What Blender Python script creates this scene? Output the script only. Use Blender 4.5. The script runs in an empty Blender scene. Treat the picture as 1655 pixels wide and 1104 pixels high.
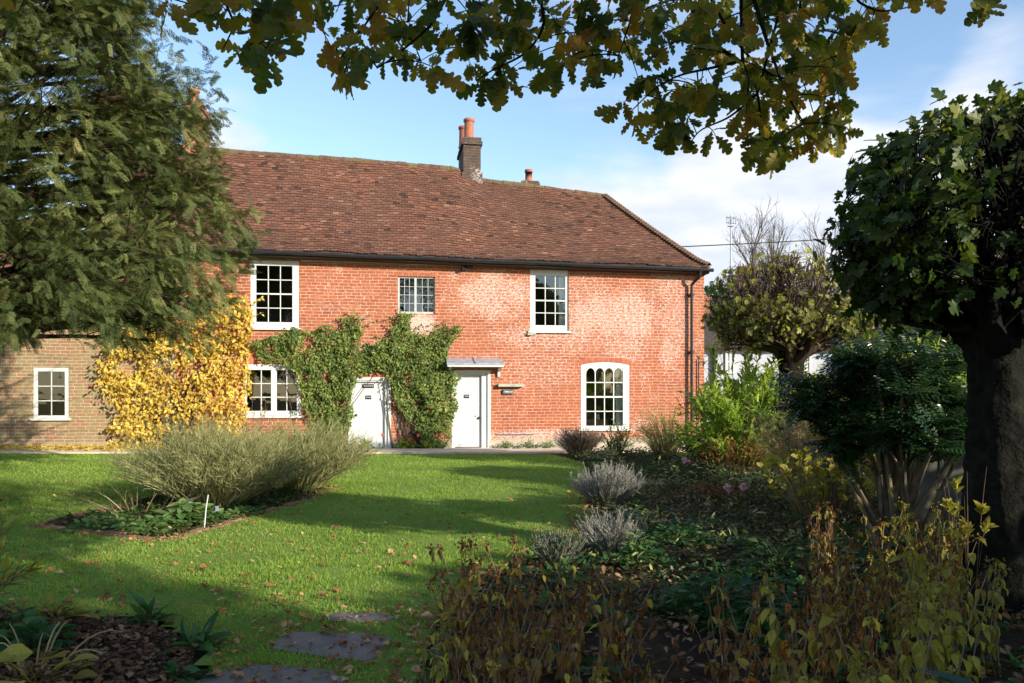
import bpy, math, random
import numpy as np
from mathutils import Vector

random.seed(7)
rng = np.random.default_rng(7)
C = bpy.context.scene.collection
PI = math.pi
F = 1350.0; CX = 827.5; HY = 635.0; EYE = 1.5

# ------------------------------------------------------------------ camera
cam_d = bpy.data.cameras.new('camera'); cam = bpy.data.objects.new('camera', cam_d); C.objects.link(cam)
cam.location = (0, 0, EYE); cam.rotation_euler = (PI/2, 0, 0)
cam_d.sensor_width = 36; cam_d.lens = F/1655*36; cam_d.shift_y = 83/1655
cam_d.clip_start = 0.05; cam_d.clip_end = 3000
bpy.context.scene.camera = cam

# ------------------------------------------------------------------ light
SUN = Vector((1.15, -1.0, 0.54)).normalized()      # towards the sun
SUN_EL = math.asin(SUN.z); SUN_ROT = math.atan2(SUN.x, SUN.y)
sd = bpy.data.lights.new('sun', 'SUN'); sun = bpy.data.objects.new('sun', sd); C.objects.link(sun)
sun.rotation_euler = SUN.to_track_quat('Z', 'Y').to_euler()
sd.energy = 4.6; sd.angle = math.radians(0.55); sd.color = (1.0, 0.92, 0.78)
sc = bpy.context.scene
sc.view_settings.view_transform = 'Standard'; sc.view_settings.look = 'None'
sc.view_settings.gamma = 1; sc.view_settings.use_curve_mapping = False
sc.view_settings.exposure = 0.84
sc.cycles.max_bounces = 6; sc.cycles.transparent_max_bounces = 8
sc.cycles.diffuse_bounces = 3; sc.cycles.glossy_bounces = 2; sc.cycles.transmission_bounces = 3

W = bpy.data.worlds.new('World'); sc.world = W; W.use_nodes = True

class NT:
    """tiny node-tree helper"""
    def __init__(s, tree): s.t = tree; s.t.nodes.clear()
    def n(s, typ, **kw):
        nd = s.t.nodes.new(typ)
        for k, v in kw.items():
            if k.startswith('i_'):
                key = k[2:]
                key = int(key) if key.isdigit() else key.replace('_', ' ')
                nd.inputs[key].default_value = v
            else: setattr(nd, k, v)
        return nd
    def l(s, a, b): s.t.links.new(a, b)
    def put(s, x, sock):
        if isinstance(x, (int, float)): sock.default_value = x
        elif isinstance(x, (tuple, list)): sock.default_value = x
        else: s.l(x, sock)
    def math(s, op, a, b=0.0, c=0.0, clamp=False):
        m = s.n('ShaderNodeMath', operation=op, use_clamp=clamp)
        s.put(a, m.inputs[0]); s.put(b, m.inputs[1]); s.put(c, m.inputs[2]); return m.outputs[0]
    def mix(s, f, a, b):
        m = s.n('ShaderNodeMix', data_type='RGBA')
        s.put(f, m.inputs['Factor']); 
        s.put(a if not isinstance(a, tuple) else (*a[:3], 1), m.inputs[6]); s.put(b if not isinstance(b, tuple) else (*b[:3], 1), m.inputs[7])
        return m.outputs[2]
    def noise(s, scale, detail=4, rough=.55, vec=None, w=None, dist=0):
        m = s.n('ShaderNodeTexNoise'); m.inputs['Scale'].default_value = scale
        m.inputs['Detail'].default_value = detail; m.inputs['Roughness'].default_value = rough
        m.inputs['Distortion'].default_value = dist
        if vec is not None: s.l(vec, m.inputs['Vector'])
        return m.outputs[0]
    def rng(s, v, a, b, c=0.0, d=1.0, smooth=False):
        m = s.n('ShaderNodeMapRange'); 
        if smooth: m.interpolation_type = 'SMOOTHSTEP'
        s.put(v, m.inputs[0]); m.inputs[1].default_value = a; m.inputs[2].default_value = b
        m.inputs[3].default_value = c; m.inputs[4].default_value = d; return m.outputs[0]
    def ramp(s, v, stops, const=False):
        r = s.n('ShaderNodeValToRGB'); s.l(v, r.inputs[0]); e = r.color_ramp.elements
        if const: r.color_ramp.interpolation = 'CONSTANT'
        while len(e) < len(stops): e.new(0.5)
        for i, (p, c) in enumerate(stops): e[i].position = p; e[i].color = (*c, 1)
        return r.outputs[0]

def build_world():
    t = NT(W.node_tree)
    sky = t.n('ShaderNodeTexSky', sky_type='NISHITA', sun_disc=False)
    sky.sun_elevation = SUN_EL; sky.sun_rotation = SUN_ROT
    sky.air_density = 1.0; sky.dust_density = 0.3; sky.ozone_density = 1.6
    tc = t.n('ShaderNodeTexCoord'); g = tc.outputs['Generated']
    sep = t.n('ShaderNodeSeparateXYZ'); t.l(g, sep.inputs[0])
    zz = t.math('ADD', t.math('MAXIMUM', sep.outputs[2], 0.0), 0.22)
    cx = t.math('DIVIDE', sep.outputs[0], zz); cy = t.math('DIVIDE', sep.outputs[1], zz)
    cmb = t.n('ShaderNodeCombineXYZ'); t.l(cx, cmb.inputs[0]); t.l(cy, cmb.inputs[1])
    n1 = t.noise(1.15, 7, .58, cmb.outputs[0], dist=.25)
    dens = t.math('MULTIPLY', t.math('SUBTRACT', n1, .5), 2.0)
    # cloud banks standing in given directions of the compass
    def bank(px, py, r_in, r_out, amt):
        nonlocal dens
        d = Vector(((px-CX)/F, 1, (HY-py)/F)).normalized()
        dt = t.n('ShaderNodeVectorMath', operation='DOT_PRODUCT'); t.l(g, dt.inputs[0]); dt.inputs[1].default_value = d
        m = t.rng(dt.outputs['Value'], math.cos(math.radians(r_out)), math.cos(math.radians(r_in)), 0, amt, True)
        dens = t.math('ADD', dens, m)
    bank(1150, 340, 2, 12, .5); bank(930, 300, 1, 6, .32); bank(1330, 470, 4, 16, .4)
    bank(380, 222, 0.5, 3.6, .75); bank(1500, 300, 4, 11, .3); bank(1010, 225, 1, 5, -.3); bank(1440, 60, 2, 6, -.25); bank(1590, 70, 1, 5, .45)
    bank(640, 190, 3, 13, -.45); bank(820, 240, .5, 5, -.12); bank(1420, 120, 1, 5, -.25); bank(330, 60, 2, 7, -.3)
    mask = t.rng(dens, .05, .62, 0, 1, True)
    # flat streaks of thin cloud
    st = t.n('ShaderNodeMapping'); st.inputs['Scale'].default_value = (1, 1, 7); t.l(g, st.inputs[0])
    n2 = t.noise(3.0, 4, .5, st.outputs[0])
    thin = t.math('MULTIPLY', t.rng(n2, .48, .72, 0, 1, True), .45)
    thin = t.math('MULTIPLY', thin, t.rng(dens, -.5, .15, 0, 1, True))
    mask = t.math('MAXIMUM', mask, thin, clamp=True)
    n3 = t.noise(4.2, 5, .5, cmb.outputs[0])
    ccol = t.mix(t.rng(n3, .35, .7), (2.9, 3.2, 3.8), (4.1, 4.15, 4.25))
    skyc = t.n('ShaderNodeMix', data_type='RGBA', blend_type='MULTIPLY'); skyc.inputs[0].default_value = 1
    t.l(sky.outputs[0], skyc.inputs[6]); skyc.inputs[7].default_value = (SKYMUL[0], SKYMUL[1], SKYMUL[2], 1)
    col = t.mix(mask, skyc.outputs[2], ccol)
    bg = t.n('ShaderNodeBackground'); t.l(col, bg.inputs[0]); bg.inputs[1].default_value = 0.15
    out = t.n('ShaderNodeOutputWorld'); t.l(bg.outputs[0], out.inputs[0])
SKYMUL = (1.0, 1.0, 1.0)
build_world()

# ------------------------------------------------------------------ helpers: objects
def tag(o, label=None, cat=None, group=None, kind=None):
    if label: o['label'] = label
    if cat: o['category'] = cat
    if group: o['group'] = group
    if kind: o['kind'] = kind
    return o
def thing(name, loc, label, cat, group=None, rz=0.0):
    o = bpy.data.objects.new(name, None); C.objects.link(o); o.empty_display_size = .2
    o.location = loc; o.rotation_euler = (0, 0, rz); return tag(o, label, cat, group)
def copy_tree(o, parent=None):
    c = o.copy(); C.objects.link(c); c.parent = parent
    for ch in list(o.children): copy_tree(ch, c)
    return c

class M:
    """collects vertices and faces, then links them as ONE mesh object"""
    def __init__(s): s.V = []; s.F = []; s.R = []; s.n = 0
    def add(s, V, Fc, r=0.5):
        V = np.asarray(V, float).reshape(-1, 3); Fc = np.asarray(Fc, np.int64)
        if len(V) == 0 or len(Fc) == 0: return s
        s.V.append(V); s.F.append(Fc+s.n)
        s.R.append(np.full(len(V), r, float) if np.isscalar(r) else np.asarray(r, float)); s.n += len(V); return s
    def box(s, x0, x1, y0, y1, z0, z1, r=0.5):
        V = [(x, y, z) for x in (x0, x1) for y in (y0, y1) for z in (z0, z1)]
        Fc = [(0,1,3,2),(4,6,7,5),(0,4,5,1),(2,3,7,6),(0,2,6,4),(1,5,7,3)]
        return s.add(V, Fc, r)
    def scatter(s, tv, tf, P, R, S, rnd=None):
        """tv (m,3) template verts; P (n,3); R (n,3,3) columns = axes; S (n,) or (n,3)"""
        n = len(P); m = len(tv)
        if n == 0: return s
        S = np.asarray(S, float); S = np.repeat(S[:, None], 3, 1) if S.ndim == 1 else S
        loc = tv[None]*S[:, None, :]
        V = np.einsum('nij,nmj->nmi', R, loc)+P[:, None]
        Fc = (tf[None]+(np.arange(n)*m)[:, None, None]).reshape(-1, tf.shape[1])
        if rnd is None: rnd = rng.random(n)
        return s.add(V.reshape(-1, 3), Fc, np.repeat(rnd, m))
    def tubes(s, P, R, m=4, rnd=None, close=False):
        """P (n,k,3) polylines, R (n,k) radii"""
        P = np.asarray(P, float); R = np.asarray(R, float)
        n, k, _ = P.shape
        if n == 0: return s
        T = np.gradient(P, axis=1); T /= np.linalg.norm(T, axis=2, keepdims=True)+1e-9
        ref = np.where(np.abs(T[:, :1, 2:3]) > .9, np.array([[[1., 0, 0]]]), np.array([[[0, 0, 1.]]]))
        ref = np.broadcast_to(ref, T.shape)
        U = np.cross(T, ref); U /= np.linalg.norm(U, axis=2, keepdims=True)+1e-9
        Vv = np.cross(T, U)
        a = np.arange(m)/m*2*PI
        ring = P[:, :, None]+R[:, :, None, None]*(np.cos(a)[None, None, :, None]*U[:, :, None]+np.sin(a)[None, None, :, None]*Vv[:, :, None])
        V = ring.reshape(-1, 3)
        i, j, q = np.meshgrid(np.arange(n), np.arange(k-1), np.arange(m), indexing='ij')
        q2 = (q+1) % m; b = i*k*m+j*m
        Fc = np.stack([b+q, b+q2, b+m+q2, b+m+q], -1).reshape(-1, 4)
        if rnd is None: rnd = rng.random(n)
        s.add(V, Fc, np.repeat(rnd, k*m))
        return s
    def lathe(s, prof, m=16, c=(0, 0, 0), r=.5):
        a = np.arange(m)/m*2*PI; k = len(prof)
        V = [(c[0]+R*math.cos(t), c[1]+R*math.sin(t), c[2]+z) for R, z in prof for t in a]
        Fc = [(j*m+q, j*m+(q+1) % m, (j+1)*m+(q+1) % m, (j+1)*m+q) for j in range(k-1) for q in range(m)]
        return s.add(V, Fc, r)
    def obj(s, name, mat, parent=None, off=None, smooth=False, loc=None):
        me = bpy.data.meshes.new(name)
        if not s.V: s.box(0, .001, 0, .001, 0, .001)
        V = np.concatenate(s.V)
        if off is not None: V = V-np.asarray(off, float)
        tot = np.concatenate([np.full(len(f), f.shape[1]) for f in s.F])
        L = np.concatenate([f.reshape(-1) for f in s.F])
        me.vertices.add(len(V)); me.vertices.foreach_set('co', V.astype(np.float32).ravel())
        me.loops.add(len(L)); me.loops.foreach_set('vertex_index', L.astype(np.int32))
        me.polygons.add(len(tot)); st = np.concatenate([[0], np.cumsum(tot)[:-1]])
        me.polygons.foreach_set('loop_start', st.astype(np.int32)); me.polygons.foreach_set('loop_total', tot.astype(np.int32))
        me.polygons.foreach_set('use_smooth', np.full(len(tot), bool(smooth)))
        at = me.attributes.new('rnd', 'FLOAT', 'POINT'); at.data.foreach_set('value', np.concatenate(s.R).astype(np.float32))
        me.update(calc_edges=True)
        if mat: me.materials.append(mat)
        o = bpy.data.objects.new(name, me); C.objects.link(o)
        if parent is not None: o.parent = parent
        if loc is not None: o.location = loc
        return o

def unit(a): return a/(np.linalg.norm(a, axis=-1, keepdims=True)+1e-9)
def rv(n): return unit(rng.normal(size=(n, 3)))
def frames(D, N):
    """columns: x = width, y = along leaf (D), z = normal"""
    D = unit(D); X = unit(np.cross(D, N)); Z = np.cross(X, D)
    return np.stack([X, D, Z], -1)
def bez(A, B, Cc, k):
    t = np.linspace(0, 1, k)[None, :, None]
    return (1-t)**2*A[:, None]+2*t*(1-t)*B[:, None]+t*t*Cc[:, None]
def along(P, idx, t):
    """points and tangents on polylines P[idx] at parameter t"""
    k = P.shape[1]; f = t*(k-1); j = np.minimum(f.astype(int), k-2); fr = (f-j)[:, None]
    a = P[idx, j]; b = P[idx, j+1]
    return a*(1-fr)+b*fr, unit(b-a)
def branch(P, c, L, spread, up, k=4, t0=.3, t1=1.0, sag=0.0, Lvar=.5):
    n = len(P); idx = np.repeat(np.arange(n), c); t = rng.uniform(t0, t1, n*c)
    p, T = along(P, idx, t)
    d = unit(T+spread*rv(n*c)+np.array([0, 0, up]))
    ln = L*(1-Lvar*rng.random(n*c))[:, None]
    end = p+d*ln; mid = p+unit(T+d)*ln*.5
    end[:, 2] -= sag*ln[:, 0]
    return bez(p, mid, end, k)
def gz(x, y):
    x = np.asarray(x, float); y = np.asarray(y, float)
    s = np.clip((y-8)/12, 0, 1); s = s*s*(3-2*s)
    return 0.0105*np.maximum(-x, 0)*s
def G(px, py):
    """ground point seen at a photograph pixel (flat ground)"""
    Y = F*EYE/(py-HY); return np.array([(px-CX)/F*Y, Y])
def Wp(px, py, Y): return np.array([(px-CX)/F*Y, Y, EYE-(py-HY)/F*Y])
def inpoly(x, y, poly):
    poly = np.asarray(poly, float); x = np.asarray(x); y = np.asarray(y); r = np.zeros(x.shape, bool); j = len(poly)-1
    for i in range(len(poly)):
        xi, yi = poly[i]; xj, yj = poly[j]
        r ^= ((yi > y) != (yj > y)) & (x < (xj-xi)*(y-yi)/(yj-yi+1e-12)+xi); j = i
    return r
def vnoise(x, y, s, seed=0):
    """cheap smooth value noise for shaping masses"""
    x = np.asarray(x)/s; y = np.asarray(y)/s
    xi = np.floor(x).astype(int); yi = np.floor(y).astype(int); fx = x-xi; fy = y-yi
    fx = fx*fx*(3-2*fx); fy = fy*fy*(3-2*fy)
    h = lambda a, b: np.modf(np.abs(np.sin(a*127.1+b*311.7+seed*74.7)*43758.5453))[0]
    return (h(xi, yi)*(1-fx)+h(xi+1, yi)*fx)*(1-fy)+(h(xi, yi+1)*(1-fx)+h(xi+1, yi+1)*fx)*fy

# leaf templates: (verts, faces); y runs from the stalk to the tip
def leaf_t(w=.5, fold=.12, droop=.15, n=3):
    ys = np.linspace(0, 1, n+2); V = [(0, 0, 0)]; Fc = []
    for y in ys[1:-1]:
        h = w*math.sin(PI*y**.8)**.8/2; z = -droop*y*y
        V += [(-h, y, z+fold*h*2), (0, y, z), (h, y, z+fold*h*2)]
    V.append((0, 1, -droop)); e = len(V)-1
    Fc += [(0, 2, 1), (0, 3, 2)]
    for i in range(n-1):
        a = 1+3*i; b = a+3; Fc += [(a, a+1, b+1), (a, b+1, b), (a+1, a+2, b+2), (a+1, b+2, b+1)]
    a = 1+3*(n-1); Fc += [(a, a+1, e), (a+1, a+2, e)]
    return np.array(V, float), np.array(Fc)
def outline_leaf(pts, curl=.12):
    """lobed leaf: a fan round the midrib, bent along its length"""
    right = pts; mid = [(0, y) for _, y in pts]
    V = []; Fc = []
    for (x, y) in pts: V += [(-x, y, 0), (0, y*.97+.015, 0), (x, y, 0)]
    for i in range(len(pts)-1):
        a = 3*i; b = a+3; Fc += [(a, a+1, b+1), (a, b+1, b), (a+1, a+2, b+2), (a+1, b+2, b+1)]
    V = np.array(V, float); V[:, 2] = -curl*V[:, 1]**2+.35*np.abs(V[:, 0])-.5*V[:, 0]**2
    return V, np.array(Fc)
OAK = outline_leaf([(.012, -.12), (.02, 0), (.10, .06), (.075, .13), (.17, .20), (.20, .26), (.10, .31), (.20, .38), (.29, .45), (.27, .52), (.14, .54), (.25, .62), (.31, .70), (.26, .77), (.15, .77), (.20, .86), (.17, .94), (.08, .97), (.01, 1.0)])
MAPLE = outline_leaf([(.01, -.25), (.02, 0), (.28, -.02), (.38, .10), (.26, .20), (.48, .38), (.50, .52), (.24, .50), (.22, .62), (.27, .78), (.12, .86), (.01, 1.0)], .1)
OVAL = leaf_t(.55); LANCE = leaf_t(.26, .1, .3, 3); PHX = leaf_t(.42, .14, .3, 3); ROUND = leaf_t(.85, .15, .15, 3); TINY = leaf_t(.6, .1, .1, 1)
QUAD = (np.array([(-.3, 0, 0), (.3, 0, 0), (.34, .6, .05), (0, 1, 0), (-.34, .6, .05)], float), np.array([(0, 1, 2), (0, 2, 4), (4, 2, 3)]))
def crumple(t, amp, seed):
    r = np.random.default_rng(seed); V = t[0].copy(); V[:, 2] += r.normal(0, amp, len(V))+amp*3*np.sin(V[:, 1]*3+seed)*V[:, 0]; return V, t[1]

# ------------------------------------------------------------------ materials
def new_mat(name):
    m = bpy.data.materials.new(name); m.use_nodes = True; return m, NT(m.node_tree)
def finish(t, shader, disp=None):
    o = t.n('ShaderNodeOutputMaterial'); t.l(shader, o.inputs[0])
def pbr(t, col, rough=.7, bump=None, bs=.3, bd=.01, metal=0, spec=.3):
    p = t.n('ShaderNodeBsdfPrincipled'); t.put(col if not isinstance(col, tuple) else (*col[:3], 1), p.inputs['Base Color'])
    t.put(rough, p.inputs['Roughness']); p.inputs['Metallic'].default_value = metal
    p.inputs['Specular IOR Level'].default_value = spec
    if bump is not None:
        b = t.n('ShaderNodeBump'); b.inputs['Strength'].default_value = bs; b.inputs['Distance'].default_value = bd
        t.l(bump, b.inputs['Height']); t.l(b.outputs[0], p.inputs['Normal'])
    return p.outputs[0]
def objco(t): return t.n('ShaderNodeTexCoord').outputs['Object']
def attr(t, nm='rnd'):
    a = t.n('ShaderNodeAttribute', attribute_name=nm); return a.outputs['Fac']

def leaf_mat(name, stops, trans=.35, rough=.5, spec=.25, tint=1.5, spot=None):
    m, t = new_mat(name); r = attr(t); co = objco(t)
    nz = t.noise(2.2, 2, .5, co)
    v = t.math('ADD', t.math('MULTIPLY', r, .8), t.math('MULTIPLY', t.math('SUBTRACT', nz, .4), .6), clamp=True)
    c = t.ramp(v, stops)
    n2 = t.noise(30, 3, .6, co)
    c = t.mix(t.rng(n2, .35, .7, 0, .35), c, t.mix(.5, c, (stops[0][1] if spot is None else spot)))
    p = pbr(t, c, rough, spec=spec)
    tr = t.n('ShaderNodeBsdfTranslucent')
    mul = t.n('ShaderNodeMix', data_type='RGBA', blend_type='MULTIPLY'); mul.inputs[0].default_value = 1
    t.l(c, mul.inputs[6]); mul.inputs[7].default_value = (tint*1.05, tint*1.1, tint*.6, 1)
    t.l(mul.outputs[2], tr.inputs[0])
    mx = t.n('ShaderNodeMixShader'); mx.inputs[0].default_value = trans
    t.l(p, mx.inputs[1]); t.l(tr.outputs[0], mx.inputs[2]); finish(t, mx.outputs[0]); return m
def ramp_mat(name, stops, rough=.8, nscale=6, bump=.3, bd=.01, spec=.2, nd=6):
    m, t = new_mat(name); co = objco(t); n = t.noise(nscale, nd, .6, co); r = attr(t)
    v = t.math('ADD', t.math('MULTIPLY', n, .75), t.math('MULTIPLY', r, .25))
    finish(t, pbr(t, t.ramp(v, stops), rough, n, bump, bd, spec=spec)); return m

MAT = {}
MAT['yew'] = leaf_mat('yew_foliage', [(0, (.022, .036, .011)), (.45, (.075, .098, .026)), (.8, (.19, .20, .06)), (1, (.36, .30, .12))], .18, .6)
MAT['oak'] = leaf_mat('oak_leaf', [(0, (.025, .045, .008)), (.3, (.06, .09, .014)), (.5, (.2, .18, .02)), (.75, (.28, .15, .02)), (1, (.22, .09, .02))], .5, .45, tint=1.7, spot=(.10, .05, .02))
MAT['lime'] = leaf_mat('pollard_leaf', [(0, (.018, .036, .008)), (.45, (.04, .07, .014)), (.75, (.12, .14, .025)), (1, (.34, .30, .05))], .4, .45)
MAT['lime2'] = leaf_mat('pollard_leaf_turning', [(0, (.08, .06, .02)), (.3, (.14, .14, .03)), (.65, (.34, .35, .06)), (1, (.58, .53, .10))], .45, .5)
MAT['sunleaf'] = leaf_mat('yellow_green_leaf', [(0, (.10, .14, .02)), (.5, (.28, .32, .05)), (1, (.55, .52, .12))], .5, .5)
MAT['gold'] = leaf_mat('creeper_leaf_yellow', [(0, (.30, .17, .03)), (.3, (.55, .38, .06)), (.7, (.75, .58, .12)), (1, (.85, .74, .25))], .4, .5, tint=1.1, spot=(.4, .2, .04))
MAT['ivy'] = leaf_mat('climber_leaf_green', [(0, (.04, .07, .018)), (.35, (.10, .15, .035)), (.75, (.26, .32, .08)), (1, (.46, .44, .15))], .35, .45)
MAT['lance'] = leaf_mat('lanceolate_leaf', [(0, (.10, .17, .025)), (.4, (.24, .34, .06)), (.8, (.48, .54, .12)), (1, (.68, .64, .22))], .5, .4)
MAT['mahonia'] = leaf_mat('mahonia_leaf', [(0, (.012, .035, .012)), (.6, (.025, .065, .018)), (1, (.06, .10, .03))], .2, .3, spec=.5)
MAT['mahflower'] = leaf_mat('mahonia_flower', [(0, (.35, .36, .06)), (1, (.6, .55, .12))], .4, .6)
MAT['phlox'] = leaf_mat('withering_leaf', [(0, (.07, .03, .016)), (.3, (.20, .085, .03)), (.5, (.36, .22, .05)), (.75, (.44, .38, .07)), (1, (.56, .5, .13))], .4, .6, tint=1.2)
MAT['phlox_y'] = leaf_mat('yellowing_leaf', [(0, (.13, .09, .02)), (.5, (.32, .29, .045)), (1, (.52, .47, .09))], .45, .55, tint=1.2)
MAT['rust'] = leaf_mat('rust_leaf', [(0, (.07, .03, .012)), (.5, (.20, .07, .02)), (1, (.45, .17, .03))], .3, .6)
MAT['cover'] = leaf_mat('ground_cover_leaf', [(0, (.02, .045, .012)), (.4, (.04, .08, .02)), (.7, (.09, .11, .03)), (.88, (.14, .10, .04)), (1, (.12, .06, .03))], .3, .6)
MAT['herb'] = leaf_mat('primrose_leaf', [(0, (.06, .12, .03)), (.5, (.13, .22, .06)), (1, (.26, .33, .12))], .35, .5)
MAT['laurel'] = leaf_mat('laurel_leaf', [(0, (.008, .03, .012)), (1, (.02, .055, .02))], .12, .28, spec=.5)
MAT['litter'] = leaf_mat('fallen_leaf', [(0, (.07, .035, .02)), (.4, (.19, .09, .045)), (.75, (.34, .19, .09)), (1, (.55, .38, .20))], .15, .7)
MAT['litter_bed'] = leaf_mat('bed_leaf', [(0, (.03, .018, .012)), (.3, (.12, .055, .03)), (.6, (.2, .10, .05)), (.82, (.34, .2, .11)), (1, (.5, .38, .25))], .1, .7)
MAT['litter_lawn'] = leaf_mat('fallen_lawn_leaf', [(0, (.16, .06, .03)), (.4, (.34, .15, .06)), (.75, (.5, .30, .14)), (1, (.66, .5, .28))], .15, .7)
MAT['broom'] = leaf_mat('wispy_stem', [(0, (.14, .15, .055)), (.5, (.27, .27, .105)), (.85, (.42, .39, .17)), (1, (.56, .46, .23))], .15, .7)
MAT['straw'] = leaf_mat('dry_stem', [(0, (.18, .11, .05)), (.6, (.38, .28, .14)), (1, (.6, .5, .3))], .15, .7)
MAT['lavender'] = leaf_mat('lavender_stem', [(0, (.13, .12, .10)), (.5, (.26, .25, .21)), (1, (.46, .43, .37))], .12, .8)
MAT['twig'] = ramp_mat('brown_twig', [(0.2, (.03, .02, .014)), (.6, (.09, .06, .04)), (1, (.2, .15, .1))], .85, 20)
MAT['twig_pale'] = ramp_mat('pale_twig', [(0.2, (.09, .065, .045)), (.6, (.22, .16, .11)), (1, (.38, .3, .22))], .85, 20)
MAT['twig_far'] = ramp_mat('far_twig', [(0.2, (.06, .05, .045)), (.6, (.12, .10, .085)), (1, (.2, .17, .14))], .85, 20)
MAT['bark'] = ramp_mat('bark', [(0.3, (.003, .0025, .002)), (.45, (.006, .0055, .004)), (.6, (.012, .013, .007)), (.68, (.026, .028, .02)), (.76, (.09, .10, .08))], .95, 11, 1.0, .06)
MAT['bark_y'] = ramp_mat('yew_bark', [(0.25, (.02, .012, .009)), (.5, (.06, .035, .025)), (.8, (.12, .075, .05))], .95, 9, .8, .02)
MAT['red'] = leaf_mat('red_flower', [(0, (.6, .08, .06)), (1, (.85, .25, .2))], .3, .6)
MAT['pink'] = leaf_mat('pink_flower', [(0, (.6, .25, .4)), (1, (.85, .5, .65))], .3, .6)
MAT['white_f'] = leaf_mat('white_flower', [(0, (.7, .6, .6)), (1, (.85, .8, .78))], .3, .6)
MAT['orange'] = leaf_mat('orange_leaf', [(0, (.35, .10, .02)), (1, (.7, .28, .04))], .4, .6)
MAT['hardy'] = leaf_mat('lady_mantle_leaf', [(0, (.02, .06, .02)), (.5, (.04, .11, .03)), (1, (.10, .2, .05))], .35, .5)
MAT['fir'] = leaf_mat('far_conifer', [(0, (.02, .05, .015)), (1, (.07, .12, .035))], .2, .7)

def m_simple(name, col, rough=.5, var=.12, nscale=8, bump=.1, metal=0, spec=.4, dirt=None, dscale=3, dlo=.55, dhi=.75):
    m, t = new_mat(name); co = objco(t); n = t.noise(nscale, 5, .6, co)
    c = t.mix(t.rng(n, .3, .7), tuple(x*(1-var) for x in col), tuple(min(1, x*(1+var)) for x in col))
    if dirt:
        n2 = t.noise(dscale, 6, .65, co); c = t.mix(t.rng(n2, dlo, dhi, 0, .8), c, dirt)
    finish(t, pbr(t, c, rough, n, bump, .005, metal, spec)); return m
MAT['white'] = m_simple('white_paint', (.57, .57, .54), .45, .05, dirt=(.45, .42, .36), dscale=9, dlo=.62, dhi=.85)
MAT['cream'] = m_simple('door_paint', (.52, .52, .52), .4, .03, dirt=(.5, .48, .42), dscale=14, dlo=.68, dhi=.85)
MAT['lead'] = m_simple('lead_sheet', (.34, .37, .42), .45, .25, 7, .3, .3)
MAT['black'] = m_simple('black_paint', (.018, .018, .02), .35, .3)
MAT['plaque'] = m_simple('slate_grey_sign', (.10, .11, .13), .4, .15)
MAT['lettering'] = m_simple('white_lettering', (.8, .8, .8), .5, .02)
MAT['stone'] = m_simple('ledge_stone', (.36, .37, .30), .9, .25, 20, .5, dirt=(.2, .25, .14))
MAT['brass'] = m_simple('brass', (.55, .4, .15), .3, .1, metal=1)
MAT['fillet'] = m_simple('lime_mortar', (.62, .56, .48), .9, .2, 25, .4, dirt=(.4, .2, .13), dscale=18)
MAT['terracotta'] = m_simple('terracotta_pot', (.32, .115, .07), .8, .2, 10, .3, dirt=(.2, .12, .08), dscale=8)
MAT['flag'] = m_simple('paving_slate', (.10, .092, .085), .5, .35, 7, .3, spec=.45, dirt=(.15, .10, .075), dscale=3, dlo=.5, dhi=.75)
MAT['paving'] = m_simple('path_concrete', (.62, .50, .37), .9, .18, 5, .3, dirt=(.25, .19, .13), dscale=2.5)
MAT['render'] = m_simple('white_render', (.44, .45, .49), .9, .08, 3, .3)
MAT['rough_wall'] = m_simple('old_plaster_wall', (.08, .075, .06), .95, .45, 5, .8, dirt=(.05, .06, .03), dscale=3, dlo=.4, dhi=.7)
MAT['bench'] = m_simple('blue_grey_wood', (.36, .42, .45), .7, .15)
MAT['metal'] = m_simple('aerial_metal', (.35, .35, .36), .4, .1, metal=.8)
MAT['room'] = m_simple('dim_room', (.22, .19, .13), .9, .3, 1.2)
MAT['room_olive'] = m_simple('olive_interior', (.30, .26, .11), .9, .12, 2)
MAT['curtain'] = m_simple('pale_curtain', (.62, .62, .6), .9, .1)
MAT['wood'] = m_simple('box_wood', (.35, .2, .1), .6, .2)
MAT['thatch'] = m_simple('old_dark_roof', (.055, .042, .038), .95, .5, 14, .6)
MAT['tag'] = m_simple('plant_label', (.22, .25, .36), .5, .05)

def glass_mat():
    m, t = new_mat('window_glass')
    tr = t.n('ShaderNodeBsdfTransparent'); tr.inputs[0].default_value = (.86, .88, .86, 1)
    gl = t.n('ShaderNodeBsdfGlossy'); gl.inputs['Roughness'].default_value = .02
    n = t.noise(2.5, 2, .5, objco(t)); b = t.n('ShaderNodeBump'); b.inputs['Strength'].default_value = .12; b.inputs['Distance'].default_value = .02
    t.l(n, b.inputs['Height']); t.l(b.outputs[0], gl.inputs['Normal'])
    fr = t.n('ShaderNodeFresnel'); fr.inputs[0].default_value = 1.5
    mx = t.n('ShaderNodeMixShader'); t.l(t.math('ADD', fr.outputs[0], .08), mx.inputs[0]); t.l(tr.outputs[0], mx.inputs[1]); t.l(gl.outputs[0], mx.inputs[2])
    finish(t, mx.outputs[0]); return m
MAT['glass'] = glass_mat()

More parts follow.
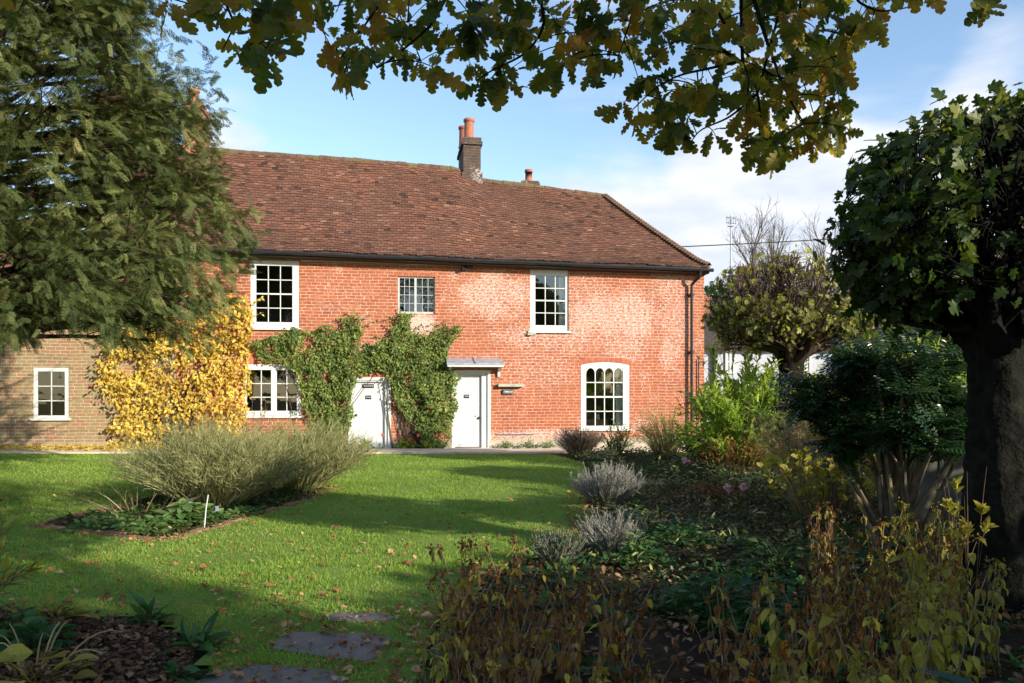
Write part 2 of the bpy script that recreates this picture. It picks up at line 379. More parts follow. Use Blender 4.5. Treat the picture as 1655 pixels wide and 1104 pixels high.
def brick_mat(name, c1, c2, mortar, row=.083, width=.235, blotch=(), extra=None, white=.0, tone=None):
    m, t = new_mat(name); co = objco(t)
    sep = t.n('ShaderNodeSeparateXYZ'); t.l(co, sep.inputs[0]); x, y, z = sep.outputs
    wob = t.noise(1.3, 2, .5, co)
    cb = t.n('ShaderNodeCombineXYZ'); zz = t.math('ADD', z, t.math('MULTIPLY', t.math('SUBTRACT', wob, .5), .05))
    wn = t.n('ShaderNodeTexWhiteNoise', noise_dimensions='1D'); t.l(t.math('FLOOR', t.math('DIVIDE', zz, row)), wn.inputs['W'])
    t.l(t.math('ADD', t.math('ADD', x, y), t.math('MULTIPLY', wn.outputs[0], .11)), cb.inputs[0]); t.l(zz, cb.inputs[1])
    def bt(a, b, mt, sq=1.0, off=.5):
        br = t.n('ShaderNodeTexBrick', offset=off, offset_frequency=2, squash=sq, squash_frequency=2)
        t.l(cb.outputs[0], br.inputs['Vector']); br.inputs['Scale'].default_value = 1
        br.inputs['Brick Width'].default_value = width; br.inputs['Row Height'].default_value = row
        br.inputs['Mortar Size'].default_value = .0085; br.inputs['Mortar Smooth'].default_value = .35; br.inputs['Bias'].default_value = 0
        for k, v in (('Color1', a), ('Color2', b), ('Mortar', mt)): br.inputs[k].default_value = (*v, 1)
        return br
    br = bt(c1, c2, mortar, 1.0)
    n5 = t.noise(7, 4, .7, co)
    vn = t.n('ShaderNodeTexWhiteNoise', noise_dimensions='2D'); cv = t.n('ShaderNodeCombineXYZ')
    t.l(t.math('FLOOR', t.math('DIVIDE', t.math('ADD', t.math('ADD', x, y), t.math('MULTIPLY', wn.outputs[0], .11)), width)), cv.inputs[0]); t.l(t.math('FLOOR', t.math('DIVIDE', zz, row)), cv.inputs[1]); t.l(cv.outputs[0], vn.inputs['Vector'])
    body = t.mix(vn.outputs[0], c2, c1); body = t.mix(t.rng(vn.outputs[0], .86, 1, 0, .6), body, (c2[0]*.45, c2[1]*.5, c2[2]*.6))
    col = t.mix(t.math('MULTIPLY', br.outputs['Fac'], t.rng(n5, .32, .55, .35, 1)), body, mortar)
    # weathered variation inside the bricks
    n1 = t.noise(3.2, 5, .6, co); n2 = t.noise(28, 4, .65, co); n3 = t.noise(.9, 4, .6, co)
    if tone is not None: col = t.mix(t.rng(n1, .4, .65, 0, .5), col, tone)
    col = t.mix(t.rng(n2, .35, .75, 0, .35), col, t.mix(.5, col, (c1[0]*.4, c1[1]*.4, c1[2]*.4)))
    # lime bloom
    msk = t.rng(n3, .45, .75, 0, white)
    for (cx, cz, rx, rz, amt) in blotch:
        dx = t.math('DIVIDE', t.math('SUBTRACT', x, cx), rx); dz = t.math('DIVIDE', t.math('SUBTRACT', z, cz), rz)
        d = t.math('ADD', t.math('ADD', t.math('MULTIPLY', dx, dx), t.math('MULTIPLY', dz, dz)), t.math('MULTIPLY', t.math('SUBTRACT', n3, .5), 2.2))
        msk = t.math('MAXIMUM', msk, t.rng(d, 0, 1.3, amt, 0, True))
    mp = t.n('ShaderNodeMapping'); mp.inputs['Scale'].default_value = (1, 1, 1.7); t.l(co, mp.inputs[0]); fine = t.noise(13, 7, .76, mp.outputs[0])
    thr = t.math('SUBTRACT', .64, t.math('MULTIPLY', msk, .30))
    ef = t.math('MULTIPLY', t.math('SUBTRACT', fine, thr), 9.0, clamp=True)
    ef = t.math('MULTIPLY', ef, t.rng(t.noise(48, 4, .7, co), .4, .56, .15, 1))
    col = t.mix(t.math('MULTIPLY', ef, .88), col, (.66, .57, .50))
    if extra: col = extra(t, col, x, z, co)
    h = t.math('SUBTRACT', t.math('MULTIPLY', n2, .3), br.outputs['Fac'])
    finish(t, pbr(t, col, .9, h, .5, .008, spec=.15)); return m

# ------------------------------------------------------------------ the house, in its own frame
TH = .15; NRM = math.sqrt(1+TH*TH); D0 = 22.67
house = thing('brick_house', (0, D0, 0), 'long two-storey red brick house with a brown tiled hipped roof', 'house', rz=math.atan(TH))
def A(px, b=0.0):
    u = (px-CX)/F; return (u*(D0*NRM+b)+TH*b)/(1-TH*u)
def Yl(a, b=0.0): return D0+(TH*a+b)/NRM
def Z(px, py, b=0.0): return EYE-(py-HY)/F*Yl(A(px, b), b)
def world(a, b, z): return np.array([(a-TH*b)/NRM, D0+(TH*a+b)/NRM, z])
HR = lambda V: np.stack([(V[..., 0]-TH*V[..., 1])/NRM, D0+(TH*V[..., 0]+V[..., 1])/NRM, V[..., 2]], -1)

def plinth(t, col, x, z, co):
    n = t.noise(4, 5, .6, co)
    m = t.rng(t.math('ADD', z, t.math('MULTIPLY', n, .25)), .32, .42, 1, 0)
    return t.mix(t.math('MULTIPLY', m, .75), col, (.36, .29, .2))
blot = []
for (px, py, rx, ry, am) in [(800, 480, 75, 38, .85), (900, 545, 90, 28, .8), (1000, 520, 90, 60, .85), (1090, 500, 35, 110, .7), (1085, 560, 22, 40, .8), (680, 525, 30, 14, 1.15), (700, 600, 25, 12, .6), (870, 590, 60, 40, .6), (560, 480, 60, 30, .45), (940, 470, 60, 30, .6), (900, 705, 110, 12, .9)]:
    blot.append((A(px), Z(px, py), rx/42, ry/42, am*.8))
MAT['brick'] = brick_mat('red_brick', (.42, .122, .057), (.28, .074, .036), (.55, .46, .36), blotch=blot, white=.75, tone=(.38, .14, .065), extra=plinth)
MAT['brick_b'] = brick_mat('brown_stock_brick', (.27, .21, .10), (.30, .13, .07), (.50, .46, .36), white=.3, tone=(.26, .21, .10), extra=plinth)
MAT['brick_c'] = brick_mat('sooty_chimney_brick', (.075, .06, .05), (.12, .065, .045), (.15, .135, .11), white=.8, tone=(.035, .035, .03))
MAT['brick_o'] = brick_mat('orange_chimney_brick', (.34, .12, .06), (.25, .09, .05), (.4, .33, .27), white=.2)

aL, aM, aR = A(-330), A(285), A(1138)
def ztop(a): return 5.02+(a-A(400))/(A(1140)-A(400))*(-.17)
def wall_sheet(m, a0, a1, z0, ztopf, holes, b0=0.0, b1=.34):
    xs = sorted({a0, a1, *[h[0] for h in holes], *[h[1] for h in holes]}); zs = sorted({z0, *[h[2] for h in holes], *[h[3] for h in holes]})+[None]
    for i in range(len(xs)-1):
        for j in range(len(zs)-1):
            cx = (xs[i]+xs[i+1])/2; cz = (zs[j]+zs[j+1])/2 if zs[j+1] is not None else zs[j]+.01
            if any(h[0] < cx < h[1] and h[2] < cz < h[3] for h in holes): continue
            za = zs[j+1] if zs[j+1] is not None else ztopf(xs[i]); zb = zs[j+1] if zs[j+1] is not None else ztopf(xs[i+1])
            for b in (b0, b1): m.add([(xs[i], b, zs[j]), (xs[i+1], b, zs[j]), (xs[i+1], b, zb), (xs[i], b, za)], [(0, 1, 2, 3)])
    for h in holes:   # reveals
        a, c, d, e = h
        for q in ([(a, b0, d), (a, b0, e), (a, b1, e), (a, b1, d)], [(c, b0, d), (c, b1, d), (c, b1, e), (c, b0, e)],
                  [(a, b0, d), (a, b1, d), (c, b1, d), (c, b0, d)], [(a, b0, e), (c, b0, e), (c, b1, e), (a, b1, e)]): m.add(q, [(0, 1, 2, 3)])
def rect(x0, x1, y0, y1):
    xm = (x0+x1)/2; return (A(x0), A(x1), Z(xm, y1), Z(xm, y0))
H1 = rect(405, 483, 421, 530); H2 = rect(643, 703, 447, 507); H3 = rect(857, 919, 436, 535); H4 = rect(396, 487, 588, 672)
H5 = rect(939, 1017, 590, 693); H6 = rect(54, 111, 594, 676); D1 = rect(564, 630, 612, 728); D2 = rect(731, 791, 600, 726)
D1 = (D1[0], D1[1], -.02, D1[3]); D2 = (D2[0], D2[1], -.02, D2[3])
m = M(); wall_sheet(m, aM, aR, -.3, ztop, [H1, H2, H3, H4, H5, D1, D2])
m.box(aR-.34, aR, .34, 6.6, -.3, 4.84)                       # return wall
m.box(aM, aR-.34, 6.3, 6.6, -.3, 4.84)
m.obj('wall', MAT['brick'], house)
wing = M(); wall_sheet(wing, aL, aM, -.3, lambda a: 3.7, [H6], 0.0, .34)
tag(wing.obj('wall', MAT['brick_b'], house), 'brown and grey brick wall of the left wing')
# brick arches over openings, soldier courses
m = M()
def arch(m, h, rise, th, n, b=-.006, over=.06):
    a0, a1, _, z1 = h; w = (a1-a0)/2+over; cx = (a0+a1)/2
    Rr = (w*w+rise*rise)/(2*rise) if rise > 0 else 1e6
    for i in range(n):
        for_ = [(-1+2*(i+.06)/n), (-1+2*(i+.94)/n)]
        P = []
        for f, up in ((for_[0], 0), (for_[1], 0), (for_[1], 1), (for_[0], 1)):
            x = cx+f*w*(1+.04*up); zz = z1+math.sqrt(max(Rr*Rr-(f*w)**2, 0))-Rr+rise if rise > 0 else z1
            P.append((x, b, zz+up*th))
        m.add(P, [(0, 1, 2, 3)], random.random())
        Q = [(p[0], 0.002, p[2]) for p in P]
        m.add(P+Q, [(0, 4, 5, 1), (1, 5, 6, 2), (2, 6, 7, 3), (3, 7, 4, 0)], .4)
MAT['rubbed'] = ramp_mat('rubbed_brick', [(.2, (.26, .08, .045)), (.55, (.42, .14, .075)), (.9, (.5, .26, .17))], .9, 15)
for args in ((H2, 0, .10, 14), (H4, 0, .18, 22)):
    m = M(); arch(m, *args); m.obj('brick_lintel', MAT['rubbed'], house)

# floor skirting of the rooms and dim interiors
def room(h, mat, depth=2.2, nm='room_interior'):
    m = M(); a0, a1, z0, z1 = h; a0 -= .5; a1 += .5; z0 -= .5; z1 += .35; b0 = .36; b1 = b0+depth
    for q in ([(a0, b1, z0), (a1, b1, z0), (a1, b1, z1), (a0, b1, z1)], [(a0, b0, z0), (a0, b1, z0), (a0, b1, z1), (a0, b0, z1)],
              [(a1, b0, z0), (a1, b0, z1), (a1, b1, z1), (a1, b1, z0)], [(a0, b0, z0), (a1, b0, z0), (a1, b1, z0), (a0, b1, z0)], [(a0, b0, z1), (a0, b1, z1), (a1, b1, z1), (a1, b0, z1)]):
        m.add(q, [(0, 1, 2, 3)])
    return m.obj(nm, mat, house)
room(H1, MAT['room']); room(H2, MAT['room'], 1.4); room(H3, MAT['room']); room(H4, MAT['room']); room(H5, MAT['room']); room(H6, MAT['room_olive'], .35)

def window(h, x_glass, z_glass, cols, rows, label, bset=.05, bar=.022, groups=None, sill=True, frame_d=.07, lead=False, arch_rise=0.0, gothic=False):
    """h: opening (a0,a1,z0,z1); x_glass/z_glass: glazed area"""
    a0, a1, z0, z1 = h; g0, g1 = x_glass; y0, y1 = z_glass; e = .002
    w = M(); b0 = bset; b1 = bset+frame_d
    w.box(a0+e, g0, b0, b1, z0+e, z1-e); w.box(g1, a1-e, b0, b1, z0+e, z1-e)
    w.box(g0, g1, b0+.001, b1, z0+e, y0); w.box(g0, g1, b0+.001, b1, y1, z1-e)
    groups = groups or [(g0, g1)]
    for (s0, s1), nxt in zip(groups, groups[1:]+[None]):
        if nxt: w.box(s1, nxt[0], b0+.002, b1, y0, y1)
    for (s0, s1) in groups:
        for i in range(1, cols):
            x = s0+(s1-s0)*i/cols; w.box(x-bar/2, x+bar/2, b0+.015, b1-.01, y0, y1)
        for j in range(1, rows):
            zz = y0+(y1-y0)*j/rows; q = bar*(1.7 if (rows == 4 and j == 2 and not lead) else 1); w.box(s0, s1, b0+.012, b1-.008, zz-q/2, zz+q/2)
    if gothic:                                     # pointed heads of the four lights
        for i in range(cols):
            s0 = g0+(g1-g0)*i/cols+bar/2; s1 = g0+(g1-g0)*(i+1)/cols-bar/2; cx = (s0+s1)/2; hw = (s1-s0)/2; sp = y1-hw*1.35
            for sgn in (-1, 1):
                pts = [(cx+sgn*hw*math.cos(t), sp+hw*1.3*math.sin(t)**.85) for t in np.linspace(0, PI/2, 8)]
                for p, q in zip(pts, pts[1:]):
                    w.add([(p[0], b0+.012, p[1]), (q[0], b0+.012, q[1]), (q[0], b0+.012, y1+.003), (p[0], b0+.012, y1+.003)], [(0, 1, 2, 3)])
                    w.add([(p[0], b0+.012, p[1]), (p[0], b1-.01, p[1]), (q[0], b1-.01, q[1]), (q[0], b0+.012, q[1])], [(0, 1, 2, 3)])
    o = w.obj('window', MAT['lead_frame'] if lead else MAT['white'], house); tag(o, label)
    g = M()
    for (s0, s1) in groups: g.add([(s0-.01, b0+.03, y0-.01), (s1+.01, b0+.03, y0-.01), (s1+.01, b0+.03, y1+.01), (s0-.01, b0+.03, y1+.01)], [(0, 1, 2, 3)])
    g.obj('glass', MAT['glass'], o)
    if sill:
        s = M(); s.box(a0-.06, a1+.06, -.07, bset-.002, z0-.055, z0-.003); s.obj('sill', MAT['white'], o)
    return o
MAT['lead_frame'] = m_simple('weathered_white_frame', (.42, .42, .40), .6, .2)
def gl(h, x0, x1, y0, y1):
    xm = (x0+x1)/2; return (A(x0, .06), A(x1, .06)), (Z(xm, y1, .06), Z(xm, y0, .06))
xg, zg = gl(H1, 414.5, 473, 430, 521); w1 = window(H1, xg, zg, 3, 4, 'tall white sash window beside the yew, three panes wide', bset=.0)
xg, zg = gl(H3, 865, 913.5, 446, 526); w3 = window(H3, xg, zg, 3, 4, 'white sash window upstairs on the right with one sash ajar', bset=.04)
c = M(); c.box(xg[1]-.16, xg[1]+.02, .16, .2, zg[0], zg[1]); c.obj('curtain', MAT['curtain'], w3)
xg, zg = gl(H2, 646, 701, 450, 504); xm = A(671.5, .06)
w2 = window(H2, xg, zg, 3, 4, 'small leaded casement window high above the doors', bset=.05, bar=.012, groups=[(xg[0], xm-.03), (xm+.03, xg[1])], lead=True, sill=False)
c = M(); c.box(xm+.03, xg[1]+.03, .22, .24, zg[0]-.05, zg[1]+.05); c.obj('curtain', m_simple('grey_net_curtain', (.34, .36, .35), .9, .15, 4), w2)
xg, zg = gl(H4, 406, 480, 598, 664); xm = A(443, .06)
w4 = window(H4, (A(399, .06), xg[1]), zg, 2, 3, 'white double casement window between the yellow creeper and the green climber', bset=.02, groups=[(A(406.5, .06), xm-.07), (xm+.07, xg[1])])
xg, zg = gl(H5, 946.5, 1006, 595, 688); w5 = window(H5, xg, zg, 4, 4, 'large white window with four pointed gothic heads', bset=.0, bar=.026, gothic=True)
c = M(); c.box(xg[1]-.17, xg[1]+.03, .14, .17, zg[0], zg[1]); c.obj('shutter', MAT['curtain'], w5)
c = M(); c.box(xg[0]+.05, xg[1]-.3, .45, .8, zg[0]-.1, zg[0]+.17); c.obj('wooden_box', MAT['wood'], w5)
c = M(); c.box(A(968), A(975), .40, .42, zg[0]+.17, zg[0]+.31); c.obj('picture_frame', MAT['white'], w5)
# segmental head of the gothic window: white board and brick arch above it
c = M(); a0, a1, _, z1 = H5; n = 12; cxm = (a0+a1)/2; hw = (a1-a0)/2; rise = .075
top = [(cxm+hw*f, z1+rise*(1-f*f)) for f in np.linspace(-1, 1, n)]
for p, q in zip(top, top[1:]): c.add([(p[0], -.008, z1-.01), (q[0], -.008, z1-.01), (q[0], -.008, q[1]), (p[0], -.008, p[1]), ], [(0, 1, 2, 3)]); c.add([(p[0], -.008, p[1]), (q[0], -.008, q[1]), (q[0], .01, q[1]), (p[0], .01, p[1])], [(0, 1, 2, 3)])
c.obj('arched_head', MAT['white'], w5)
c = M(); arch(c, (a0, a1, 0, z1), .08, .13, 26, -.012, .04); c.obj('brick_arch', MAT['rubbed'], house)
xg, zg = gl(H6, 62, 106, 600.5, 671.5); xm = (xg[0]+xg[1])/2
w6 = window(H6, xg, zg, 2, 3, 'small white casement window in the brown wing, two panes by three', bset=.01, groups=[(xg[0], xg[1])])

c = M(); c.box(H6[0]+.01, H6[1]-.01, .085, .1, H6[2]+.01, H6[3]-.01); c.obj('lit_room_panel', MAT['room_olive'], w6)  # added panel close behind the pane stands in for the lit olive room

# doors
def text(body, size, mat, parent, a, b, z, nm='lettering'):
    cu = bpy.data.curves.new(nm, 'FONT'); cu.body = body; cu.size = size; cu.align_x = 'CENTER'; cu.align_y = 'CENTER'; cu.extrude = .001
    tmp = bpy.data.objects.new(nm, cu); C.objects.link(tmp)
    bpy.context.view_layer.update()
    me = bpy.data.meshes.new_from_object(tmp.evaluated_get(bpy.context.evaluated_depsgraph_get())); bpy.data.objects.remove(tmp)
    me.materials.clear(); me.materials.append(mat)
    o = bpy.data.objects.new(nm, me); C.objects.link(o); o.parent = parent
    o.location = (a, b, z); o.rotation_euler = (PI/2, 0, 0); return o
def door(h, leaf, knob, label, signs, arc=False, brass=None):
    a0, a1, z0, z1 = h; l0, l1, zt = leaf; e = .003; zb = .02
    fr = M(); fr.box(a0+e, l0, .02, .14, zb, z1-e); fr.box(l1, a1-e, .02, .14, zb, z1-e); fr.box(l0, l1, .021, .14, zt, z1-e)
    fr.box(a0-.02, a0+.05, -.025, .018, zb, z1+.03); fr.box(a1-.05, a1+.03, -.025, .018, zb, z1+.03); fr.box(a0+.05, a1-.05, -.024, .018, z1-.05, z1+.03)
    f = fr.obj('door_frame', MAT['white'], house)
    d = M(); n = 4
    for i in range(n):
        x0 = l0+.004+(l1-l0-.008)*i/n; x1 = l0+.004+(l1-l0-.008)*(i+1)/n-.007
        d.box(x0, x1, .09, .125, zb+.02, zt-.004)
    d.box(l0+.004, l1-.004, .094, .13, zb+.02, zt-.004)
    o = d.obj('door', MAT['cream'], house); tag(o, label)
    k = M(); k.lathe([(.0, -.05), (.03, -.045), (.036, -.03), (.03, -.015), (.012, -.008), (.012, .0), (.03, .001), (.03, .005)], 12)
    kk = k.obj('handle', MAT['black'], o); kk.rotation_euler = (-PI/2, 0, 0); kk.location = (knob[0], .088, knob[1])
    kk.scale = (1, 1, 1)
    if brass is not None:
        k = M(); k.lathe([(.0, -.01), (.018, -.008), (.02, 0)], 10); q = k.obj('keyhole_plate', MAT['brass'], o); q.rotation_euler = (-PI/2, 0, 0); q.location = (brass[0], .088, brass[1])
    for (sx0, sx1, sy0, sy1, tx, sz) in signs:
        s = M(); xm = (sx0+sx1)/2; s.box(A(sx0, .08), A(sx1, .08), .078, .089, Z(xm, sy1, .08), Z(xm, sy0, .08)); so = s.obj('door_sign', MAT['black'], o)
        text(tx, sz, MAT['lettering'], so, A(xm, .08), .0755, Z(xm, (sy0+sy1)/2, .08)+.004)
    st = M(); st.box(a0, a1, -.12, .3, -.05, zb-.001); st.obj('doorstep', MAT['stone'], house)
    return o
door(D1, (A(571, .08), A(622, .08), Z(596, 617.5, .08)), (A(575.5, .08), Z(574, 671, .08)), 'white boarded door between the two green climbers',
     [(585.3, 604.2, 620.8, 627.2, 'Visitors Only', .05), (590.6, 600, 639.2, 645.2, 'Private', .044)])
door(D2, (A(735, .08), A(778, .08), Z(756, 605.5, .08)), (A(774, .08), Z(773, 675.5, .08)), 'white boarded door under the lead canopy',
     [(749.8, 758.2, 637.8, 643.4, 'Push', .05)], brass=(A(768.5, .08), Z(769, 672.5, .08)))
# canopy over the right door
cn = M(); ca0, ca1 = A(722, -.2), A(808, -.3); zc = Z(770, 588, -.3)
cn.add([(ca0-.02, -.52, zc), (ca1+.1, -.52, zc), (ca1+.02, -.002, zc+.17), (ca0, -.002, zc+.17), (ca0-.02, -.52, zc-.03), (ca1+.1, -.52, zc-.03), (ca1+.02, -.002, zc-.03), (ca0, -.002, zc-.03)],
       [(0, 1, 2, 3), (0, 4, 5, 1), (1, 5, 6, 2), (3, 7, 4, 0), (4, 7, 6, 5)])
cn.tubes([[(A(765), -.53, zc+.012), (A(765), -.26, zc+.10), (A(765), -.0, zc+.18)]], [[.018]*3], 6)
canopy = cn.obj('canopy', MAT['lead'], house)
cb_ = M(); cb_.box(ca0, ca1+.08, -.50, -.01, zc-.085, zc-.032); cb_.obj('canopy_board', MAT['white'], canopy)
for xx in (ca0+.05, ca1-.03):
    b = M(); b.add([(xx, -.45, zc-.087), (xx, -.002, zc-.087), (xx, -.002, zc-.36), (xx, -.06, zc-.34), (xx, -.10, zc-.2), (xx+.07, -.45, zc-.087), (xx+.07, -.002, zc-.087), (xx+.07, -.002, zc-.36), (xx+.07, -.06, zc-.34), (xx+.07, -.10, zc-.2)],
      [(0, 1, 4), (5, 9, 6)]); b.add(b.V[0], [(1, 2, 3, 4), (6, 9, 8, 7), (0, 4, 9, 5), (4, 3, 8, 9), (3, 2, 7, 8)]); b.obj('canopy_bracket', MAT['white'], canopy)
# stone ledge, plaque, wall lamp, waste pipe rod
m = M(); m.box(A(804.5), A(845), -.16, -.002, Z(825, 625, -.1), Z(825, 620.5, -.1)); m.obj('stone_ledge', MAT['stone'], house)
m = M(); m.box(A(812.5), A(829), -.07, -.002, Z(820, 636.5), Z(820, 629.8)); pq = m.obj('wall_plaque', MAT['plaque'], house)
for wd, wx in (('The', 817.3), ('House', 822.8)): text(wd, .062, MAT['lettering'], pq, A(wx), -.0735, Z(820, 633.1))
m = M(); m.box(A(749), A(764), -.10, -.002, Z(755, 434.5), Z(755, 431)); m.tubes([[(A(745), -.16, Z(745, 436)), (A(752), -.12, Z(745, 434)), (A(758), -.05, Z(745, 433))]], [[.05, .05, .02]], 8)
m.obj('floodlight', MAT['black'], house)
m = M(); m.tubes([[(A(1128), -.05, Z(1128, 580)), (A(1128), -.05, Z(1128, 610)), (A(1128), -.05, .1)]], [[.015]*3], 6); m.obj('cable_conduit', MAT['black'], house)
m = M(); m.box(A(858), A(866), -.05, -.003, Z(862, 541), Z(862, 536)); m.box(A(852), A(860), -.09, -.003, Z(856, 542), Z(856, 539)); m.obj('sill_bracket', MAT['stone'], house)
# lower blocked vent under the right window, lintel over low wall
m = M(); m.box(A(800), A(862), -.012, .0, Z(830, 703.5), Z(830, 701.5)); m.obj('slate_course', MAT['plaque'], house)
# plinth strip
m = M(); m.box(A(791), aR, -.03, -.002, -.1, Z(900, 711)); m.box(A(632), A(730), -.03, -.002, -.1, Z(680, 716)); m.obj('plinth', m_simple('rendered_plinth', (.40, .34, .25), .95, .25, 5, .5, dirt=(.2, .17, .1)), house)

# roof
def eave(a): return 5.13+(a-A(400, -.34))/(A(1145, -.34)-A(400, -.34))*(-.20)
RB = 2.7
rpts = [(100, 222), (250, 233), (345, 241), (560, 256), (735, 271), (779, 290), (870, 300.5), (977, 316)]
ra = np.array([A(p[0], RB) for p in rpts]); rz = np.array([Z(p[0], p[1], RB) for p in rpts])
def ridge(a): return np.interp(a, ra, rz)
EB = -.36; aE = A(1147, EB); aRg = ra[-1]; aG = A(200, RB)
def roofP(a, s, lift=0.0):
    z = eave(a)*(1-s)+ridge(np.minimum(a, aRg))*s
    sag = -.05*np.sin(PI*s)*(0.6+.4*np.sin(a*.9))+.02*np.sin(a*2.3+s*3)
    bell = .10*np.clip(1-s/.12, 0, 1)**2
    return np.stack([a, EB+(RB-EB)*s, z+sag+bell*.6+lift], -1)
def hip_a(s): return aE+(aRg-aE)*(s**.94)
m = M(); K = 60; S = 14
aa = np.linspace(aG, 1, K)
for i in range(K):
    for j in range(S):
        s0, s1 = j/S, (j+1)/S
        f0, f1 = i/K, (i+1)/K
        a = [aG+(hip_a(s0)-aG)*f0, aG+(hip_a(s0)-aG)*f1, aG+(hip_a(s1)-aG)*f1, aG+(hip_a(s1)-aG)*f0]
        P = roofP(np.array(a), np.array([s0, s0, s1, s1]), -.05)
        m.add(P, [(0, 1, 2, 3)], .3)
E0 = roofP(np.array([aE]), np.array([0.]))[0]; RE = roofP(np.array([aRg]), np.array([1.]))[0]; RG = roofP(np.array([aG]), np.array([1.]))[0]
m.add([E0, (aE, 2*RB-EB, E0[2]), RE], [(0, 1, 2)], .3)
m.add([RE, (aE, 2*RB-EB, E0[2]), (aG, 2*RB-EB, 5.1), RG], [(0, 1, 2, 3)], .3)
m.add([RG, (aG, 2*RB-EB, 5.1), (aG, EB, 5.1)], [(0, 1, 2)], .3)
def tile_mat():
    m_, t = new_mat('clay_roof_tile'); co = objco(t); r = attr(t)
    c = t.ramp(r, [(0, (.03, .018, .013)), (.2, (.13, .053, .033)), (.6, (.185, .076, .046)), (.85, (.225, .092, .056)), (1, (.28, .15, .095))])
    n = t.noise(.7, 4, .6, co); c = t.mix(t.rng(n, .35, .7, 0, .55), c, (.085, .045, .034))
    n2 = t.noise(2.2, 6, .7, co); c = t.mix(t.rng(n2, .66, .74, 0, .6), c, (.17, .18, .13))
    n3 = t.noise(40, 4, .7, co); c = t.mix(t.rng(n3, .5, .75, 0, .5), c, t.mix(.5, c, (.3, .25, .2)))
    finish(t, pbr(t, c, .9, n3, .4, .004, spec=.15)); return m_
MAT['tile'] = tile_mat()
roof = m.obj('roof', MAT['tile'], house)
# individual clay tiles of the front slope (one mesh: surface pattern of the roof)
tl = M(); rows = 40; tw = .17
tv = []; tf = []; tr_ = []
for r in range(rows):
    s0 = r/rows-.002; a0 = aG+(tw/2 if r % 2 else 0)+random.uniform(-.02, .02); amax = hip_a(max(s0, 0))
    a = np.arange(a0, amax, tw); n = len(a)
    jit = rng.normal(0, .0035, n); jit[rng.random(n) < .05] -= .012
    lift = np.abs(rng.normal(.0, .004, n)); w0 = a+.004; w1 = np.minimum(a+tw-.004, amax)
    slump = vnoise(a, np.full(n, r*.25), .8, 3)*.012
    P00 = roofP(w0, s0+jit-slump, .030+lift); P10 = roofP(w1, s0+jit-slump, .030+lift+rng.normal(0, .003, n))
    s2 = min(s0+1.25/rows, 1.0)
    P01 = roofP(w0, np.full(n, s2), .0+lift*.4); P11 = roofP(w1, np.full(n, s2), .0+lift*.4)
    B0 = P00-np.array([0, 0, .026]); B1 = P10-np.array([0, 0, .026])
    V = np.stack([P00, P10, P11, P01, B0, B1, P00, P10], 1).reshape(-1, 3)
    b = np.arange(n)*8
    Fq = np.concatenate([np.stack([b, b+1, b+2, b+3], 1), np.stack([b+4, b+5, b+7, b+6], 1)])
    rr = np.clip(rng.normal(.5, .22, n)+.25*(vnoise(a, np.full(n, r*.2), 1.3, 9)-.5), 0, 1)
    rr8 = np.repeat(rr, 8).reshape(n, 8); rr8[:, 4:] = 0; tl.add(V, Fq, rr8.ravel())   # dark lower edges: shadow lines of the courses put into the colour
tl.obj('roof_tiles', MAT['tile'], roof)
rd = M()
xs = np.arange(aG, aRg, .32)
for x in xs:
    x1 = min(x+.31, aRg); zt0 = float(ridge(x)); zt1 = float(ridge(x1))
    ang = np.linspace(-.3, PI+.3, 7); j = random.uniform(-.01, .015)
    V = [(xx, RB+.11*math.cos(t), zz-.07+j+.11*math.sin(t)) for xx, zz in ((x, zt0+.0), (x1, zt1-.008)) for t in ang]
    cr_ = random.uniform(.1, .7); rd.add(V, [(q, q+1, q+8, q+7) for q in range(6)], cr_)
MAT['ridge'] = ramp_mat('mossy_ridge_tile', [(.2, (.06, .032, .024)), (.42, (.13, .075, .05)), (.6, (.13, .115, .045)), (.8, (.26, .21, .14))], .95, 6, .5)
MAT['hip'] = ramp_mat('hip_tile', [(.2, (.05, .028, .02)), (.45, (.12, .065, .042)), (.7, (.14, .10, .06)), (.85, (.3, .27, .2))], .95, 9, .5)
rd.obj('ridge_tiles', MAT['ridge'], roof)
hp = M()
for i in range(44):
    s = 1-i/44; a = hip_a(s); P = roofP(np.array([a]), np.array([s]), .03)[0]; s2 = s-1/44*1.3; Q = roofP(np.array([hip_a(max(s2, 0))]), np.array([max(s2, 0)]), .085)[0]
    w = .11
    V = [P+(-w, -.06, 0), P+(0, .0, .05), P+(w*.7, .12, -.02), Q+(-w*1.3, -.06, .0), Q+(0, 0, .055), Q+(w*1.1, .14, -.02), Q+(-w*1.3, -.06, -.03), Q+(0, 0, .02), Q+(w*1.1, .14, -.05)]
    hp.add(V, [(0, 3, 4, 1), (1, 4, 5, 2), (3, 6, 7, 4), (4, 7, 8, 5)], random.uniform(.2, .9))
hp.obj('hip_tiles', MAT['hip'], roof)
# chimneys (parts of the roof)
def pot(parent, a, b, z, r, h):
    m = M(); m.lathe([(r*1.12, 0), (r*1.1, .05), (r, .07), (r*.93, h*.8), (r*.95, h-.1), (r*1.12, h-.09), (r*1.12, h-.02), (r*.98, h), (r*.8, h), (r*.75, h-.2)], 18, (a, b, z)); return m.obj('chimney_pot', MAT['terracotta'], parent, smooth=True)
c0, c1 = A(749, 2.5), A(777, 2.5); zt = Z(763, 222, 2.5)
m = M(); m.box(c0, c1, 2.5, 4.2, 6.3, zt-.22); m.box(c0-.05, c1+.05, 2.45, 4.25, zt-.22, zt-.12); m.box(c0-.02, c1+.02, 2.48, 4.22, zt-.12, zt); m.box(c0-.05, c1+.05, 2.45, 4.1, 6.3, Z(763, 279, 2.5))
ch = m.obj('chimney', MAT['brick_c'], roof); tag(ch, 'tall sooty brick chimney with two terracotta pots on the ridge')
